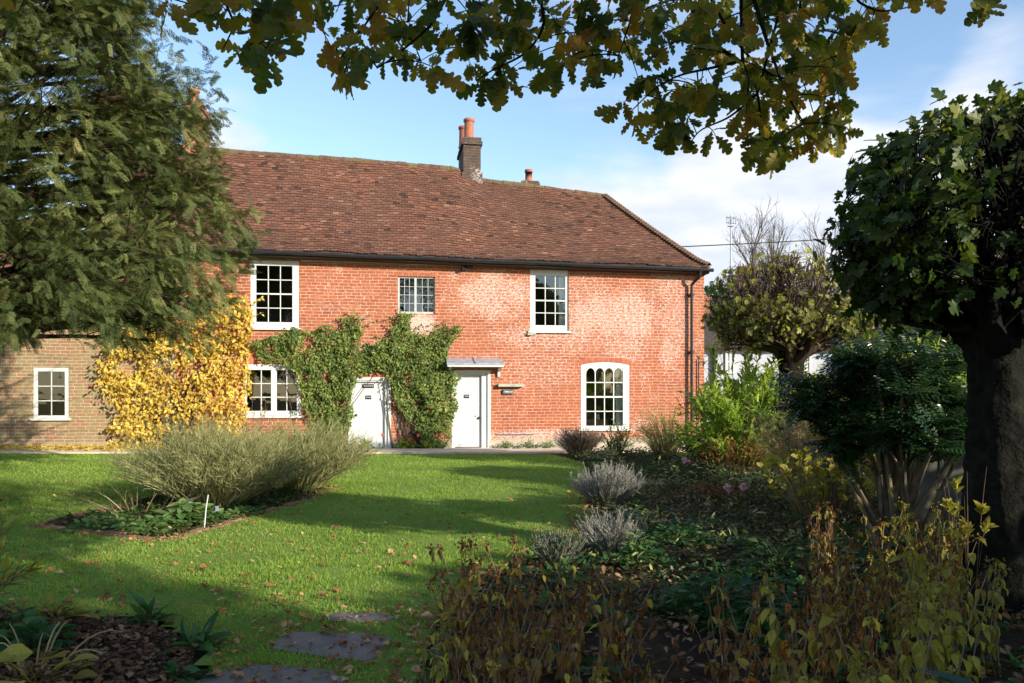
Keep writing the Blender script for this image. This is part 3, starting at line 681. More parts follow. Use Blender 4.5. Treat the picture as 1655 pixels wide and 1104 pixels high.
pot(ch, A(758, 2.8), 2.8, zt-.02, .15, .66); pot(ch, A(749.5, 3.6), 3.6, zt-.02, .15, .68)
m = M(); c0, c1 = A(843.5, 4.6), A(871, 4.6); zt = Z(857, 292, 4.6); m.box(c0, c1, 4.6, 5.3, 5.5, zt); m.box(c0-.03, c1+.03, 4.57, 5.33, zt-.13, zt-.06)
ch2 = m.obj('chimney', MAT['brick_c'], roof); tag(ch2, 'low sooty chimney with one pot just behind the ridge'); pot(ch2, A(854.5, 4.8), 4.8, zt-.01, .12, .42)
m = M(); c0, c1 = A(296, 2.4), A(327, 2.4); zt = Z(312, 166, 2.4); m.box(c0, c1, 2.4, 3.4, 6.5, zt); m.box(c0-.04, c1+.04, 2.36, 3.44, zt-.2, zt-.1)
ch3 = m.obj('chimney', MAT['brick_o'], roof); tag(ch3, 'orange brick chimney half hidden behind the yew'); pot(ch3, A(313, 2.7), 2.7, zt-.01, .15, .5)
# wing roof
m = M(); m.add([(aL, -.3, 3.65), (aM, -.3, 3.65), (aM, 2.6, 6.1), (aL, 2.6, 6.1), (aL, 5.4, 3.65), (aM, 5.4, 3.65)], [(0, 1, 2, 3), (3, 2, 5, 4)], .4)
m.obj('roof', MAT['tile'], house)
# gutter, fascia, fillet, downpipe
n = 40; ga = np.linspace(aM, A(1153, -.42), n)
m = M(); P = np.stack([ga, np.full(n, -.415), np.array([eave(x) for x in ga])-.035+.004*np.sin(ga*2)], -1)[None]
m.tubes(P, np.full((1, n), .05), 8); gt = m.obj('gutter', MAT['black'], house)
m = M(); m.add([(aM, -.35, eave(aM)-.02), (aE, -.35, eave(aE)-.02), (aE, -.35, eave(aE)-.12), (aM, -.35, eave(aM)-.12), (aM, 0.03, eave(aM)-.13), (aE, .03, eave(aE)-.13)], [(0, 1, 2, 3), (3, 2, 5, 4)]); m.obj('eaves_board', m_simple('dark_timber', (.05, .035, .025), .9, .3), house)
zf = lambda a: Z(480, 421.5)+(a-A(480))/(A(1110)-A(480))*(Z(1110, 441)-Z(480, 421.5))
for q0, q1 in ((aM, H1[0]-.05), (H1[1]+.05, H3[0]-.05), (H3[1]+.05, aR-.4)):
    m = M(); xs = np.linspace(q0, q1, max(3, int((q1-q0)/.4))); dz = np.abs(rng.normal(0, .008, len(xs)))
    V = [p for x, d in zip(xs, dz) for p in ((x, .0, zf(x)+.045), (x, -.02, zf(x)+.03), (x, -.02, zf(x)-.008-d))]
    m.add(V, [f for i in range(len(xs)-1) for f in ((3*i, 3*i+3, 3*i+4, 3*i+1), (3*i+1, 3*i+4, 3*i+5, 3*i+2))]); m.obj('mortar_fillet', MAT['fillet'], house)
m = M(); ap = A(1117.5, -.1); ze = eave(aE)
m.tubes([[(A(1132, -.41), -.41, ze-.06), (A(1131, -.38), -.38, ze-.22), (A(1122, -.2), -.2, ze-.34), (ap, -.12, ze-.42), (ap, -.12, ze-.6), (ap, -.12, 3), (ap, -.12, 1.5), (ap, -.12, .05)]], [[.042]*8], 8)
for zz in (4.2, 2.6, 1.2): m.lathe([(.055, 0), (.055, .08)], 8, (ap, -.12, zz)); m.box(ap-.09, ap+.09, -.10, 0, zz+.02, zz+.06)
m.obj('downpipe', MAT['black'], house)

# ------------------------------------------------------------------ the ground
lawn_poly = np.array([(-14, 5.75), (-3.5, 5.75), (-2.37, 5.55), (-1.84, 5.0), (-1.53, 4.3), (-1.35, 2.2), (-.3, 2.2), (-.44, 4.3), (-.51, 5.4), (-.32, 6.4), (.12, 7.36), (.63, 8.27), (.82, 9.4), (1.12, 12.3), (1.53, 17.6), (1.15, 19.4), (.85, 20.35), (-20, 17.9), (-20, 5.75)])
BED = [(-5.34, 9.33), (-3.48, 8.44), (-2.85, 11.6), (-2.9, 13.2), (-4.8, 13.9)]
def soil_mat():
    m_, t = new_mat('garden_soil'); co = objco(t)
    n = t.noise(3, 6, .65, co); n2 = t.noise(38, 5, .7, co)
    c = t.ramp(n, [(.3, (.018, .013, .009)), (.55, (.04, .028, .018)), (.75, (.05, .05, .02))])
    c = t.mix(t.rng(n2, .55, .7), c, (.10, .055, .03)); finish(t, pbr(t, c, 1, n2, .8, .03, spec=.1)); return m_
def lawn_mat():
    m_, t = new_mat('lawn_turf'); co = objco(t)
    n = t.noise(.8, 5, .6, co); n2 = t.noise(60, 4, .7, co); n3 = t.noise(6, 4, .6, co)
    c = t.mix(t.rng(n, .3, .7), (.13, .22, .03), (.22, .31, .05)); c = t.mix(t.rng(n3, .4, .7, 0, .4), c, (.2, .24, .07))
    n6 = t.noise(1.7, 5, .65, co); c = t.mix(t.rng(n6, .6, .75, 0, .5), c, (.20, .17, .08))
    c = t.mix(t.rng(n2, .45, .7, 0, .6), c, (.05, .09, .02)); finish(t, pbr(t, c, .9, n2, .8, .03, spec=.15)); return m_
MAT['soil'] = soil_mat(); MAT['turf'] = lawn_mat()
m = M(); xs = np.concatenate([[-900, -200, -60, -35], np.arange(-25, 20.1, 1.0), [35, 60, 200, 900]]); ys = np.concatenate([[-200, -40, -15], np.arange(-8, 34.1, 1.0), [60, 200, 1500]])
gx, gy = np.meshgrid(xs, ys, indexing='ij'); gzz = gz(gx, gy)-.012
nx, ny = gx.shape; idx = np.arange(nx*ny).reshape(nx, ny)
m.add(np.stack([gx, gy, gzz], -1).reshape(-1, 3), np.stack([idx[:-1, :-1], idx[1:, :-1], idx[1:, 1:], idx[:-1, 1:]], -1).reshape(-1, 4))
tag(m.obj('ground', MAT['soil'], smooth=True), 'dark garden soil', None, None, 'structure')
step = .125; xs = np.arange(-17, 2.2, step); ys = np.arange(2.2, 20.5, step)
gx, gy = np.meshgrid(xs, ys, indexing='ij'); nx, ny = gx.shape; idx = np.arange(nx*ny).reshape(nx, ny)
zz = gz(gx, gy)+.008*vnoise(gx, gy, .6)+.004
cxm, cym = (gx[:-1, :-1]+step/2), (gy[:-1, :-1]+step/2)
wx = cxm+.07*(vnoise(cxm, cym, .25, 5)-.5)*2
ok = inpoly(wx, cym, lawn_poly) & ~inpoly(cxm, cym, BED)
Fc = np.stack([idx[:-1, :-1], idx[1:, :-1], idx[1:, 1:], idx[:-1, 1:]], -1)[ok]
m = M().add(np.stack([gx, gy, zz], -1).reshape(-1, 3), Fc); tag(m.obj('lawn', MAT['turf'], smooth=True), 'mown green lawn', None, None, 'structure')
# path by the house
m = M(); na = np.linspace(A(-200), A(1075), 60)
Vf = []; 
for a in na:
    for b in (-1.95+.02*math.sin(a*3), -.62): 
        p = world(a, b, 0); p[2] = float(gz(p[0], p[1]))+.03; Vf.append(p)
    p = world(a, -1.95+.02*math.sin(a*3), 0); p[2] = float(gz(p[0], p[1]))-.04; Vf.append(p)
Vf = np.array(Vf)
m.add(Vf, [(3*i, 3*i+3, 3*i+4, 3*i+1) for i in range(59)]+[(3*i+2, 3*i+5, 3*i+3, 3*i) for i in range(59)])
tag(m.obj('path', MAT['paving']), 'pale paved path along the house', None, None, 'structure')
m = M()
for (x0, x1) in ((566, 632), (728, 795)):
    m.add([HR(np.array(q)) for q in ((A(x0), -.64, .026), (A(x1), -.64, .026), (A(x1), -.0, .026), (A(x0), -.0, .026))], [(0, 1, 2, 3)])
tag(m.obj('paving', MAT['paving']), 'paving before the doors', None, None, 'structure')

STONES = [[(425, 1050), (470, 1024), (600, 1028), (634, 1036), (600, 1073), (540, 1068)], [(520, 1000), (545, 993), (625, 995), (640, 1001), (620, 1008), (535, 1007)], [(330, 1092), (420, 1077), (535, 1086), (560, 1104), (500, 1180), (300, 1180)]]
# grass blades
def grass():
    g = M()
    for (y0, y1, dens, h, w) in ((2.2, 5.2, 5200, .034, .0035), (5.2, 7.5, 3000, .036, .0045), (7.5, 11, 1700, .038, .006), (11, 15, 900, .04, .009), (15, 20.5, 600, .042, .012)):
        X0, X1 = -.72*y1, 1.8; n = int((X1-X0)*(y1-y0)*dens)
        x = rng.uniform(X0, X1, n); y = rng.uniform(y0, y1, n)
        k = inpoly(x+.08*(vnoise(x, y, .2, 5)-.5), y, lawn_poly) & ~inpoly(x, y, BED) & (x > -.68*y-.3)
        for sp in STONES:
            c_ = np.mean([G(*q) for q in sp], 0); sp_ = [c_+(G(*q)-c_)*.93 for q in sp]; k &= ~inpoly(x+.03*(rng.random(len(x))-.5), y+.03*(rng.random(len(x))-.5), sp_)
        x = x[k]; y = y[k]; n = len(x)
        D = unit(np.stack([rng.normal(0, .45, n), rng.normal(0, .45, n), np.ones(n)], -1)); th = rng.uniform(0, 2*PI, n)
        N = np.stack([np.cos(th), np.sin(th), np.zeros(n)], -1); R = frames(D, N)
        hh = h*rng.uniform(.45, 1.25, n)*(.55+.6*vnoise(x, y, .5, 2)+.35*vnoise(x, y, .12, 6))
        T = (np.array([(-.5, 0, 0), (.5, 0, 0), (.25, .6, .12), (0, 1, .4)], float), np.array([(0, 1, 2), (0, 2, 3)]))
        S = np.stack([np.full(n, w)*rng.uniform(.7, 1.4, n), hh, hh], -1)
        g.scatter(T[0], T[1], np.stack([x, y, gz(x, y)], -1), R, S, np.clip(.55*vnoise(x, y, .9, 4)+.5*rng.random(n)-.02, 0, 1))
    return g
MAT['grass'] = leaf_mat('grass_blade', [(0, (.12, .20, .028)), (.5, (.245, .36, .055)), (.85, (.38, .47, .09)), (1, (.60, .55, .24))], .42, .5, tint=1.3)
tag(grass().obj('grass', MAT['grass']), 'short green lawn grass', 'grass', None, 'stuff')

# ------------------------------------------------------------------ trees
def tree_yew():
    base = np.array([-9.0, 13.2, 0.0]); base[2] = float(gz(base[0], base[1]))
    t = thing('yew_tree', base, 'huge dark green yew tree spreading over the left end of the house', 'tree')
    n = 300; zs = 2.45+6.6*rng.random(n); az = rng.uniform(-1.9, 1.0, n)
    ex = 45; zs[-ex:] = rng.uniform(2.6, 11, ex); az[-ex:] = rng.uniform(1.0, 4.4, ex)
    Rm = np.interp(zs, [2, 3, 5, 7, 9, 11], [4.2, 4.75, 4.6, 4.7, 4.0, 2.2])*rng.uniform(.80, 1.04, n)
    st = np.stack([base[0]+.2*np.cos(az), base[1]+.2*np.sin(az), zs-rng.uniform(.4, 1.0, n)], -1)
    st[:, 2] = np.maximum(st[:, 2], 2.3)
    en = np.stack([base[0]+Rm*np.cos(az), base[1]+Rm*np.sin(az), zs+rng.uniform(-.3, .5, n)], -1)
    mid = (st+en)/2+np.array([0, 0, .35]); P1 = bez(st, mid, en, 8)
    P2 = branch(P1, 11, 1.7, .55, .12, 6, .25, 1.0, .08)
    P3 = branch(P2, 9, .75, .55, .1, 4, .2, 1.0, .12)
    wood = M(); wood.tubes(P1[:, :6], np.linspace(.05, .022, 6)[None].repeat(n, 0), 5); P2w = P2[(-P2[:, -1, 0]/P2[:, -1, 1] > np.where(P2[:, -1, 2] > 5.6, .44, .36)) & (P2[:, -1, 2] > 2.2)]; wood.tubes(P2w, np.linspace(.012, .005, 6)[None].repeat(len(P2w), 0), 3)
    tr = M(); k = 12; zt = np.linspace(0, 11.5, k); tr.tubes(np.stack([base[0]+.1*np.sin(zt), base[1]+.1*np.cos(zt*1.3), zt+base[2]], -1)[None], np.linspace(.55, .06, k)[None], 14)
    tr.obj('trunk', MAT['bark_y'], t, base, smooth=True); wood.obj('branches', MAT['bark_y'], t, base)
    # a spray: a midrib with leafy twiglets on either side, each drawn with slender leaves
    V = []; Fc = []; r = random.Random(3)
    for side in (-1, 1):
        for i in range(8):
            y = .02+i*.115; L = .20*(1-.5*i/8)+.03; ang = .8+r.uniform(-.2, .2)
            for j in range(2):
                q = (j+.3)/2*L; px_, py_ = side*q*math.sin(ang), y+q*math.cos(ang); zq = r.uniform(-.04, .04)-.22*py_**2
                for s2 in (-1, 1):
                    dx, dy = math.sin(side*ang+s2*.55), math.cos(side*ang+s2*.55); l = .14; w = .024; b = len(V)
                    V += [(px_-w*dy, py_+w*dx, zq), (px_+w*dy, py_-w*dx, zq), (px_+dx*l, py_+dy*l, zq-.03)]; Fc.append((b, b+1, b+2))
    T = (np.array(V), np.array(Fc))
    def lim(z): return np.interp(z, [1.9, 2.4, 3.0, 3.6, 4.4, 5.2, 6.2, 7.2, 8.5, 10], [.33, .335, .31, .305, .31, .34, .355, .40, .42, .45])
    nP = len(P3); idx = np.concatenate([np.arange(nP)]*4); tt = np.concatenate([rng.uniform(.75, 1, nP), rng.uniform(.15, .9, nP*3)])
    p, d = along(P3, idx, tt); d = unit(d+.6*rv(len(d))+np.array([0, 0, -.25]))
    keep = (p[:, 2] > 2.1+.15*vnoise(p[:, 0], p[:, 1], .5)+.0*p[:, 1])
    u = -p[:, 0]/p[:, 1]; fz = EYE+(p[:, 2]-EYE)
    LZ = [2.0, 2.4, 3.0, 3.57, 4.24, 4.6, 5.4, 6.17, 6.5, 7.1, 7.6, 9]; LU = [.37, .315, .308, .305, .290, .312, .345, .33, .385, .385, .425, .47]
    jag = .042*vnoise(p[:, 2]*1.0, p[:, 2]*.3, .30, 5)**1.5+.015*rng.random(len(p))
    keep &= -p[:, 0]/p[:, 1] > np.interp(p[:, 2], LZ, LU)+jag
    # leave out twigs deep inside; rear cut back so sun reaches the wall
    rr = np.hypot(p[:, 0]-base[0], p[:, 1]-base[1]); keep &= (rr > 1.9) & (p[:, 1] < base[1]+1.4)
    g3 = .5*vnoise(p[:, 0]+p[:, 1]*.5, p[:, 2]*1.7, .55, 21)+.5*vnoise(p[:, 1]-p[:, 0]*.4, p[:, 2]*1.9+p[:, 0], .3, 22)
    keep &= g3 > .34+.1*rng.random(len(p))
    p = p[keep]; d = d[keep]; n = len(p)
    N = unit(np.array([0, 0, 1.0])+.9*rv(n)); S = rng.uniform(.13, .27, n); print('yew sprays', n)
    # paler, browner tips towards the outside of each bough
    lv = M(); lv.scatter(T[0], T[1], p, frames(d, N), S, np.clip(.6*rng.random(n)+.5*vnoise(p[:, 0]*1.0+p[:, 2], p[:, 2]*1.3+p[:, 1], .5, 8)-.02, 0, 1))
    lv.obj('crown', MAT['yew'], t, base)
tree_yew()

def trunk_mesh(base, h, r, knob, seed=0, lean=0.0):
    r_ = np.random.default_rng(seed); k = 34; m_ = 30; V = []
    for i in range(k):
        f = i/(k-1); z = -.05+h*f
        rr = r*(1.25-.35*f+.0)*(1+.35*max(0, 1-f*6))+(knob-r)*max(0, (f-.72)/.28)**1.3
        for q in range(m_):
            a = q/m_*2*PI; b = 1+.08*math.sin(a*3+f*4+seed)+.06*math.sin(a*7+f*9)+.035*math.sin(a*13-f*21)+.05*r_.normal()
            V.append((base[0]+rr*b*math.cos(a)+lean*f, base[1]+rr*b*math.sin(a), base[2]+z))
    V.append((base[0]+lean, base[1], base[2]+h+knob*.15))
    m = M(); m.add(V, [(j*m_+q, j*m_+(q+1) % m_, (j+1)*m_+(q+1) % m_, (j+1)*m_+q) for j in range(k-1) for q in range(m_)])
    m.add([V[-1]]+V[(k-1)*m_:k*m_], [(0, 1+q, 1+(q+1) % m_) for q in range(m_)]); return m
def pollard(base, head, R, Rz, cz, label, mat, leaves, lsize, seed, r, nb=90, bare=0.0, keepf=None, twm=None, pw=2.6):
    global rng
    rng = np.random.default_rng(seed)
    base = np.array(base, float)
    t = thing('pollard_tree', base, label, 'tree', 'clipped pollard trees along the border')
    trunk_mesh(base, head, r, r*1.25, seed).obj('trunk', MAT['bark'], t, base, smooth=True)
    c = base+np.array([0, 0, cz])
    # clipped crown: shoots from the head run out to a rounded box and stop there
    n = nb; d = rv(n); d[:, 2] = np.abs(d[:, 2])*1.1-.28; d = unit(d)
    def surf(d):  # superellipsoid
        q = (np.abs(d[:, 0]/R)**pw+np.abs(d[:, 1]/R)**pw+np.abs(d[:, 2]/Rz)**pw)**(-1/pw); return c+d*q[:, None]
    dd = rv(n); dd[:, 2] = np.where(dd[:, 2] < -.45, -dd[:, 2], dd[:, 2])
    end = surf(dd); st = base+np.array([0, 0, head-.05])+np.stack([rng.normal(0, r*.6, n), rng.normal(0, r*.6, n), rng.uniform(-.08, .05, n)], -1)
    mid = (st+end)/2+np.stack([rng.normal(0, .1, n), rng.normal(0, .1, n), rng.uniform(-.1, .1, n)], -1)+(end-st)*np.array([.15, .15, -.12])
    P1 = bez(st, mid, end, 7)
    nl = 7; la = rng.uniform(0, 2*PI, nl); ls = base+np.stack([np.cos(la)*r*.5, np.sin(la)*r*.5, np.full(nl, head-.25)], -1); le = base+np.stack([np.cos(la)*R*.55, np.sin(la)*R*.55, head+rng.uniform(.15, .6, nl)], -1); PL = bez(ls, (ls+le)/2+np.array([0, 0, -.05]), le, 8)+rng.normal(0, .012, (nl, 8, 3))
    P2 = branch(P1, 10, R*.42, .9, .05, 4, .45, 1.0); P3 = branch(P2, 4, R*.2, 1.1, .05, 3, .3, 1.0)
    ins = lambda Q, lim: (np.abs((Q-c)/np.array([R, R, Rz]))**pw).sum(-1).max(-1) < lim
    P2 = P2[ins(P2, 1.12)]; P3 = P3[ins(P3, 1.22)]
    w = M(); w.tubes(PL, np.linspace(.085, .03, 8)[None].repeat(nl, 0), 9); w.tubes(P1, np.linspace(.028, .008, 7)[None].repeat(n, 0)*rng.uniform(.6, 1.5, (n, 1)), 5); w.tubes(P2, np.linspace(.009, .005, 4)[None].repeat(len(P2), 0), 3)
    w.tubes(P3, np.linspace(.005, .003, 3)[None].repeat(len(P3), 0), 3)
    w.obj('branches', twm or MAT['bark'], t, base)
    # leaves mostly near the clipped surface
    P = np.concatenate([P3[:, -1], P3[:, 1], P2[:, -1]]); q = P-c
    f = (np.abs(q[:, 0]/R)**pw+np.abs(q[:, 1]/R)**pw+np.abs(q[:, 2]/Rz)**pw)**(1/pw)
    k = (f > .62) & (f < 1.12) & (rng.random(len(P)) > bare) & (P[:, 2] > base[2]+cz-Rz*.95)
    if keepf is not None: k &= keepf(P, c)
    P = P[k]; rep = max(1, int(leaves/max(len(P), 1)+.5)); P = np.repeat(P, rep, 0)[:leaves]; n = len(P); P = P+rng.normal(0, .04, (n, 3))
    out = unit(P-c); D = unit(.5*out+.8*rv(n)+np.array([0, 0, -.5])); N = unit(out+.8*rv(n)+np.array([0, 0, .3]))
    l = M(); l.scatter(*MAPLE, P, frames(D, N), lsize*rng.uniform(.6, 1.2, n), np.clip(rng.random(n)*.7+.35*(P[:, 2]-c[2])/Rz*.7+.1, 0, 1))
    l.obj('crown', mat, t, base); return t
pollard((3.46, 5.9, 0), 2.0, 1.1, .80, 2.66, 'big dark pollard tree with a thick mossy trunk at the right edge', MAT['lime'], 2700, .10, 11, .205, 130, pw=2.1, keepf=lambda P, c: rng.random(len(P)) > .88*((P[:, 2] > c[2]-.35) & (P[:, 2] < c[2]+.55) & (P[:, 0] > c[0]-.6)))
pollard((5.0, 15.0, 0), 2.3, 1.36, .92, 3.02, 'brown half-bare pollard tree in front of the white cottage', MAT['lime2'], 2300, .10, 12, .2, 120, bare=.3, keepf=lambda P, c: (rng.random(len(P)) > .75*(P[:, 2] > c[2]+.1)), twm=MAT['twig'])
pollard((7.1, 9.6, 0), 2.1, 1.2, .7, 2.9, 'leafy pollard tree added outside the right edge to shade the lawn', MAT['lime'], 2600, .13, 13, .24, 60)  # added out of view: its crown throws the shade bands on the lawn

# hedge and trees added out of view on the right to shade border and lawn
rng = np.random.default_rng(21)
def mass(name, label, cat, c, R, n, size, mat, tmpl=OVAL, group=None, trunk=True, power=2.3):
    base = np.array([c[0], c[1], 0.0]); t = thing(name, base, label, cat, group)
    q = rv(n)*(rng.random((n, 1))**.25)
    sc_ = (np.abs(q)**power).sum(1)**(-1/power)*np.linalg.norm(q, axis=1)
    P = np.array(c)+q*sc_[:, None]*np.array(R); P = P[P[:, 2] > .05]; n = len(P)
    l = M(); l.scatter(*tmpl, P, frames(rv(n), rv(n)), size*rng.uniform(.6, 1.3, n)); l.obj('crown', mat, t, base)
    if trunk:
        m_ = M(); m_.tubes([[(base[0], base[1], -.05), (base[0]+.05, base[1], c[2]*.5), (base[0], base[1]+.05, c[2]+R[2]*.4)]], [[.22, .16, .08]], 10); m_.obj('trunk', MAT['bark'], t, base)
    return t
mass('shade_hedge', 'tall beech hedge added out of view on the right to shade the border', 'hedge', (9.0, 3.2, 1.65), (.6, 3.7, 1.62), 10000, .16, MAT['cover'], power=6, trunk=False)
mass('shade_holly', 'rounded holly added at the near end of the unseen hedge for shade', 'tree', (9.0, -2.0, 2.4), (1.2, 1.9, 2.2), 8000, .18, MAT['laurel'])
mass('shade_lime_tree', 'tall full-leaved lime tree added behind the viewer on the right for shade', 'tree', (10.5, -8.6, 4.8), (2.8, 3.2, 4.2), 13000, .3, MAT['lime'])

# the old oak whose low sprays hang into the top of the view
def oak():
    global rng
    rng = np.random.default_rng(31); base = np.array([3.2, -3.4, 0.0])
    t = thing('oak_tree', base, 'old oak tree whose dark lobed leaves hang across the top of the view', 'tree')
    T = M(); T.tubes([[(3.2, -3.4, -.1), (3.2, -3.35, 1.0), (3.1, -3.3, 2.6), (3.0, -3.2, 4.4), (2.8, -3.0, 6.5)]], [[.62, .5, .44, .36, .2]], 16)
    limbs = [([(3.1, -3.3, 2.7), (2.4, -1.0, 4.2), (1.7, 1.2, 4.5), (.9, 3.0, 4.1), (.6, 3.6, 3.55)], .15, .035),
             ([(3.1, -3.3, 3.0), (1.0, -1.2, 4.6), (-.4, 1.5, 4.5), (-1.0, 3.2, 3.8)], .12, .025),
             ([(2.2, -.4, 4.3), (2.4, 1.4, 4.3), (2.2, 3.0, 3.9), (1.6, 3.9, 3.6)], .09, .022),
             ([(3.0, -3.2, 4.2), (5.0, -1.5, 5.6), (6.0, .5, 6.0)], .14, .04), ([(2.9, -3.1, 5.0), (1.2, -4.5, 6.8), (0.2, -6, 7.2)], .14, .04),
             ([(3.0, -3.2, 4.6), (4.6, -5.2, 6.3), (5.2, -7, 6.8)], .14, .04), ([(2.8, -3.0, 6.4), (2.4, -2.2, 7.8), (2.6, -1.6, 8.8)], .15, .03)]
    B = M()
    for pts, r0, r1 in limbs:
        pts = np.array(pts); f = np.linspace(0, len(pts)-1, 16); P = np.stack([np.interp(f, np.arange(len(pts)), pts[:, i]) for i in range(3)], -1)
        P[1:-1] = (P[:-2]+P[1:-1]*2+P[2:])/4; P += rng.normal(0, .012, P.shape); B.tubes(P[None], np.linspace(r0, r1, 16)[None], 8)
    # hanging branches in view: pixel polylines at a real distance
    sk = [([(1090, -60), (1112, 0), (1140, 60), (1170, 85), (1200, 98), (1222, 130), (1232, 190), (1225, 240)], 3.55, .011),
          ([(1195, -50), (1220, 0), (1235, 55), (1255, 110), (1275, 160), (1300, 200)], 3.3, .008),
          ([(1130, -40), (1160, 20), (1190, 70), (1240, 125), (1290, 130), (1330, 95), (1380, 110)], 3.7, .007),
          ([(1200, 98), (1150, 110), (1100, 120), (1060, 140), (1020, 180)], 3.5, .006), ([(1225, 150), (1180, 190), (1130, 210), (1110, 240)], 3.6, .005),
          ([(1300, -40), (1290, 20), (1310, 80), (1330, 160), (1340, 230)], 3.9, .006), ([(1400, -50), (1380, 0), (1420, 20), (1480, 10)], 3.4, .006), ([(1530, -60), (1560, -10), (1595, 5)], 3.2, .004),
          ([(900, -60), (870, 0), (885, 40), (850, 90), (800, 110), (770, 130)], 3.3, .007), ([(760, -50), (720, -5), (700, 40), (640, 90), (610, 110)], 3.2, .007),
          ([(640, -60), (620, 0), (590, 40), (550, 95), (530, 110)], 3.1, .005), ([(960, -60), (940, 0), (930, 60), (940, 100)], 3.5, .006), ([(1020, -60), (1030, 0), (1010, 60), (1000, 90)], 3.5, .006),
          ([(330, -60), (360, -5), (380, 40), (360, 80)], 2.9, .006), ([(420, -60), (440, 0), (450, 40), (430, 80)], 3.0, .006), ([(200, -60), (250, -10), (320, 10)], 2.8, .005), ([(-60, -60), (-10, -20), (20, 0)], 2.6, .004)]
    SP = []
    for pts, Y, r0 in sk:
        Ys = np.linspace(Y, Y+rng.uniform(-.3, .4), len(pts)); Pw = np.array([Wp(p[0], p[1], y) for p, y in zip(pts, Ys)])
        f = np.linspace(0, len(pts)-1, 20); P = np.stack([np.interp(f, np.arange(len(pts)), Pw[:, i]) for i in range(3)], -1)
        for _ in range(3): P[1:-1] = (P[:-2]+P[1:-1]*2+P[2:])/4
        up = P[0]+np.array([rng.uniform(-.2, .2), -.5, .7]); P = np.concatenate([[up, (up+P[0])/2+[0, 0, .05]], P]); SP.append(P)
        B.tubes(P[None], np.linspace(r0*1.3, r0*.35, 22)[None], 6)
    # outline of the leafy masses, where leaf clusters sit
    polys = [([(225, -60), (500, -60), (505, 20), (470, 55), (440, 85), (400, 98), (355, 92), (335, 60), (300, 50), (275, 10), (230, 0)], 2.85, 30),
             ([(500, -70), (960, -70), (965, 60), (975, 110), (930, 118), (895, 135), (860, 100), (815, 145), (780, 140), (720, 125), (690, 110), (660, 140), (620, 130), (600, 100), (560, 128), (525, 95), (540, 70), (545, 30), (500, 10)], 3.2, 80),
             ([(940, -70), (1480, -70), (1470, 15), (1420, 30), (1395, 50), (1370, 70), (1390, 100), (1350, 115), (1385, 180), (1370, 220), (1330, 225), (1280, 262), (1240, 255), (1200, 250), (1150, 245), (1110, 235), (1095, 210), (1060, 190), (1000, 200), (990, 170), (1040, 140), (1010, 110), (1000, 80), (960, 60)], 3.5, 185),
             ([(1480, -70), (1600, -70), (1605, 8), (1560, 12), (1540, -10), (1490, -5)], 3.2, 10), ([(-80, -60), (30, -60), (20, 20), (-20, 25)], 2.6, 6)]
    L = M(); tw = M(); allS = np.concatenate(SP)
    hole = [(1168, 60, 24, 14), (880, 55, 20, 12), (1118, 95, 16, 16), (1240, 62, 14, 18), (700, 30, 16, 10), (1310, 120, 12, 14), (960, 75, 12, 12)]
    for poly, Y0, cnt in polys:
        poly = np.array(poly, float); lo = poly.min(0); hi = poly.max(0); c = 0
        while c < cnt:
            x = rng.uniform(lo[0], hi[0]); y = rng.uniform(lo[1], hi[1])
            if not inpoly(np.array([x]), np.array([y]), poly)[0] or any(((x-h[0])/h[2])**2+((y-h[1])/h[3])**2 < 1 for h in hole): continue
            c += 1; Y = Y0+rng.uniform(-.35, .75); p = Wp(x, y, Y)
            dd = np.linalg.norm(allS-p, axis=1); j = np.argmin(dd+(allS[:, 2] < p[2]-.02)*.1); s = allS[j]
            if dd[j] > .05:
                midp = (s+p)/2+np.array([0, 0, min(dd[j]*.15, .08)]); B.tubes(bez(s[None], midp[None], p[None], 6), np.linspace(.0035, .0016, 6)[None], 4)
            allS = np.concatenate([allS, p[None]]); k = rng.integers(4, 8); ax = unit((p-s+np.array([0, 0, -.10]))[None])[0]
            th = rng.uniform(0, 2*PI)+np.arange(k)*2.4
            e1 = unit(np.cross(ax, [0.3, 1, .1])[None])[0]; e2 = np.cross(ax, e1)
            D = unit(ax*rng.uniform(.1, .9, (k, 1))+np.cos(th)[:, None]*e1+np.sin(th)[:, None]*e2+np.array([0, 0, -.45])+.25*rv(k))
            N = unit(.5*ax+rv(k)*.6+np.array([0, -.5, .5])); sz = rng.uniform(.065, .115, k); P = p+rng.normal(0, .012, (k, 3))+D*sz[:, None]*.12
            bias = rng.random()
            for i in range(k):
                tt = crumple(OAK, .012, int(rng.integers(0, 9999))); L.scatter(tt[0], tt[1], P[i:i+1], frames(D[i:i+1], N[i:i+1]), sz[i:i+1]*np.array([1.0]), np.array([np.clip(.6*bias+.4*rng.random(), 0, 1)]))
    # the rest of the crown, higher and behind the viewer
    cs = [(4.1, .1, 4.6, 1.0), (3.2, .6, 4.6, .8), (1.5, .8, 5.0, 1.0), (-.4, 1.4, 5.1, 1.0), (2.4, 1.8, 4.9, .8), (5.8, .4, 6.4, 1.3), (.3, -6, 7.4, 1.5), (5.2, -7, 7.0, 1.5), (2.6, -1.8, 8.8, 1.6), (4, -4, 8, 1.7), (1, -3.5, 8, 1.6)]
    for (x, y, z, r) in cs:
        n = int((420 if z > 4.65 else 1100)*r*r); q = rv(n)*(rng.random((n, 1))**.4)*r*np.array([1.3, 1.3, .6]); P = np.array([x, y, z])+q  # low clumps are denser: added out of view to shade the hanging sprays
        L.scatter(*OAK, P, frames(rv(n)+[0, 0, -.4], rv(n)), rng.uniform(.10, .16, n))
        nn = 40; e = P[:nn]; s = np.repeat([[x, y, z-r*.3]], nn, 0); B.tubes(bez(s, (s+e)/2+[0, 0, .1], e, 4), np.linspace(.02, .004, 4)[None].repeat(nn, 0), 4)
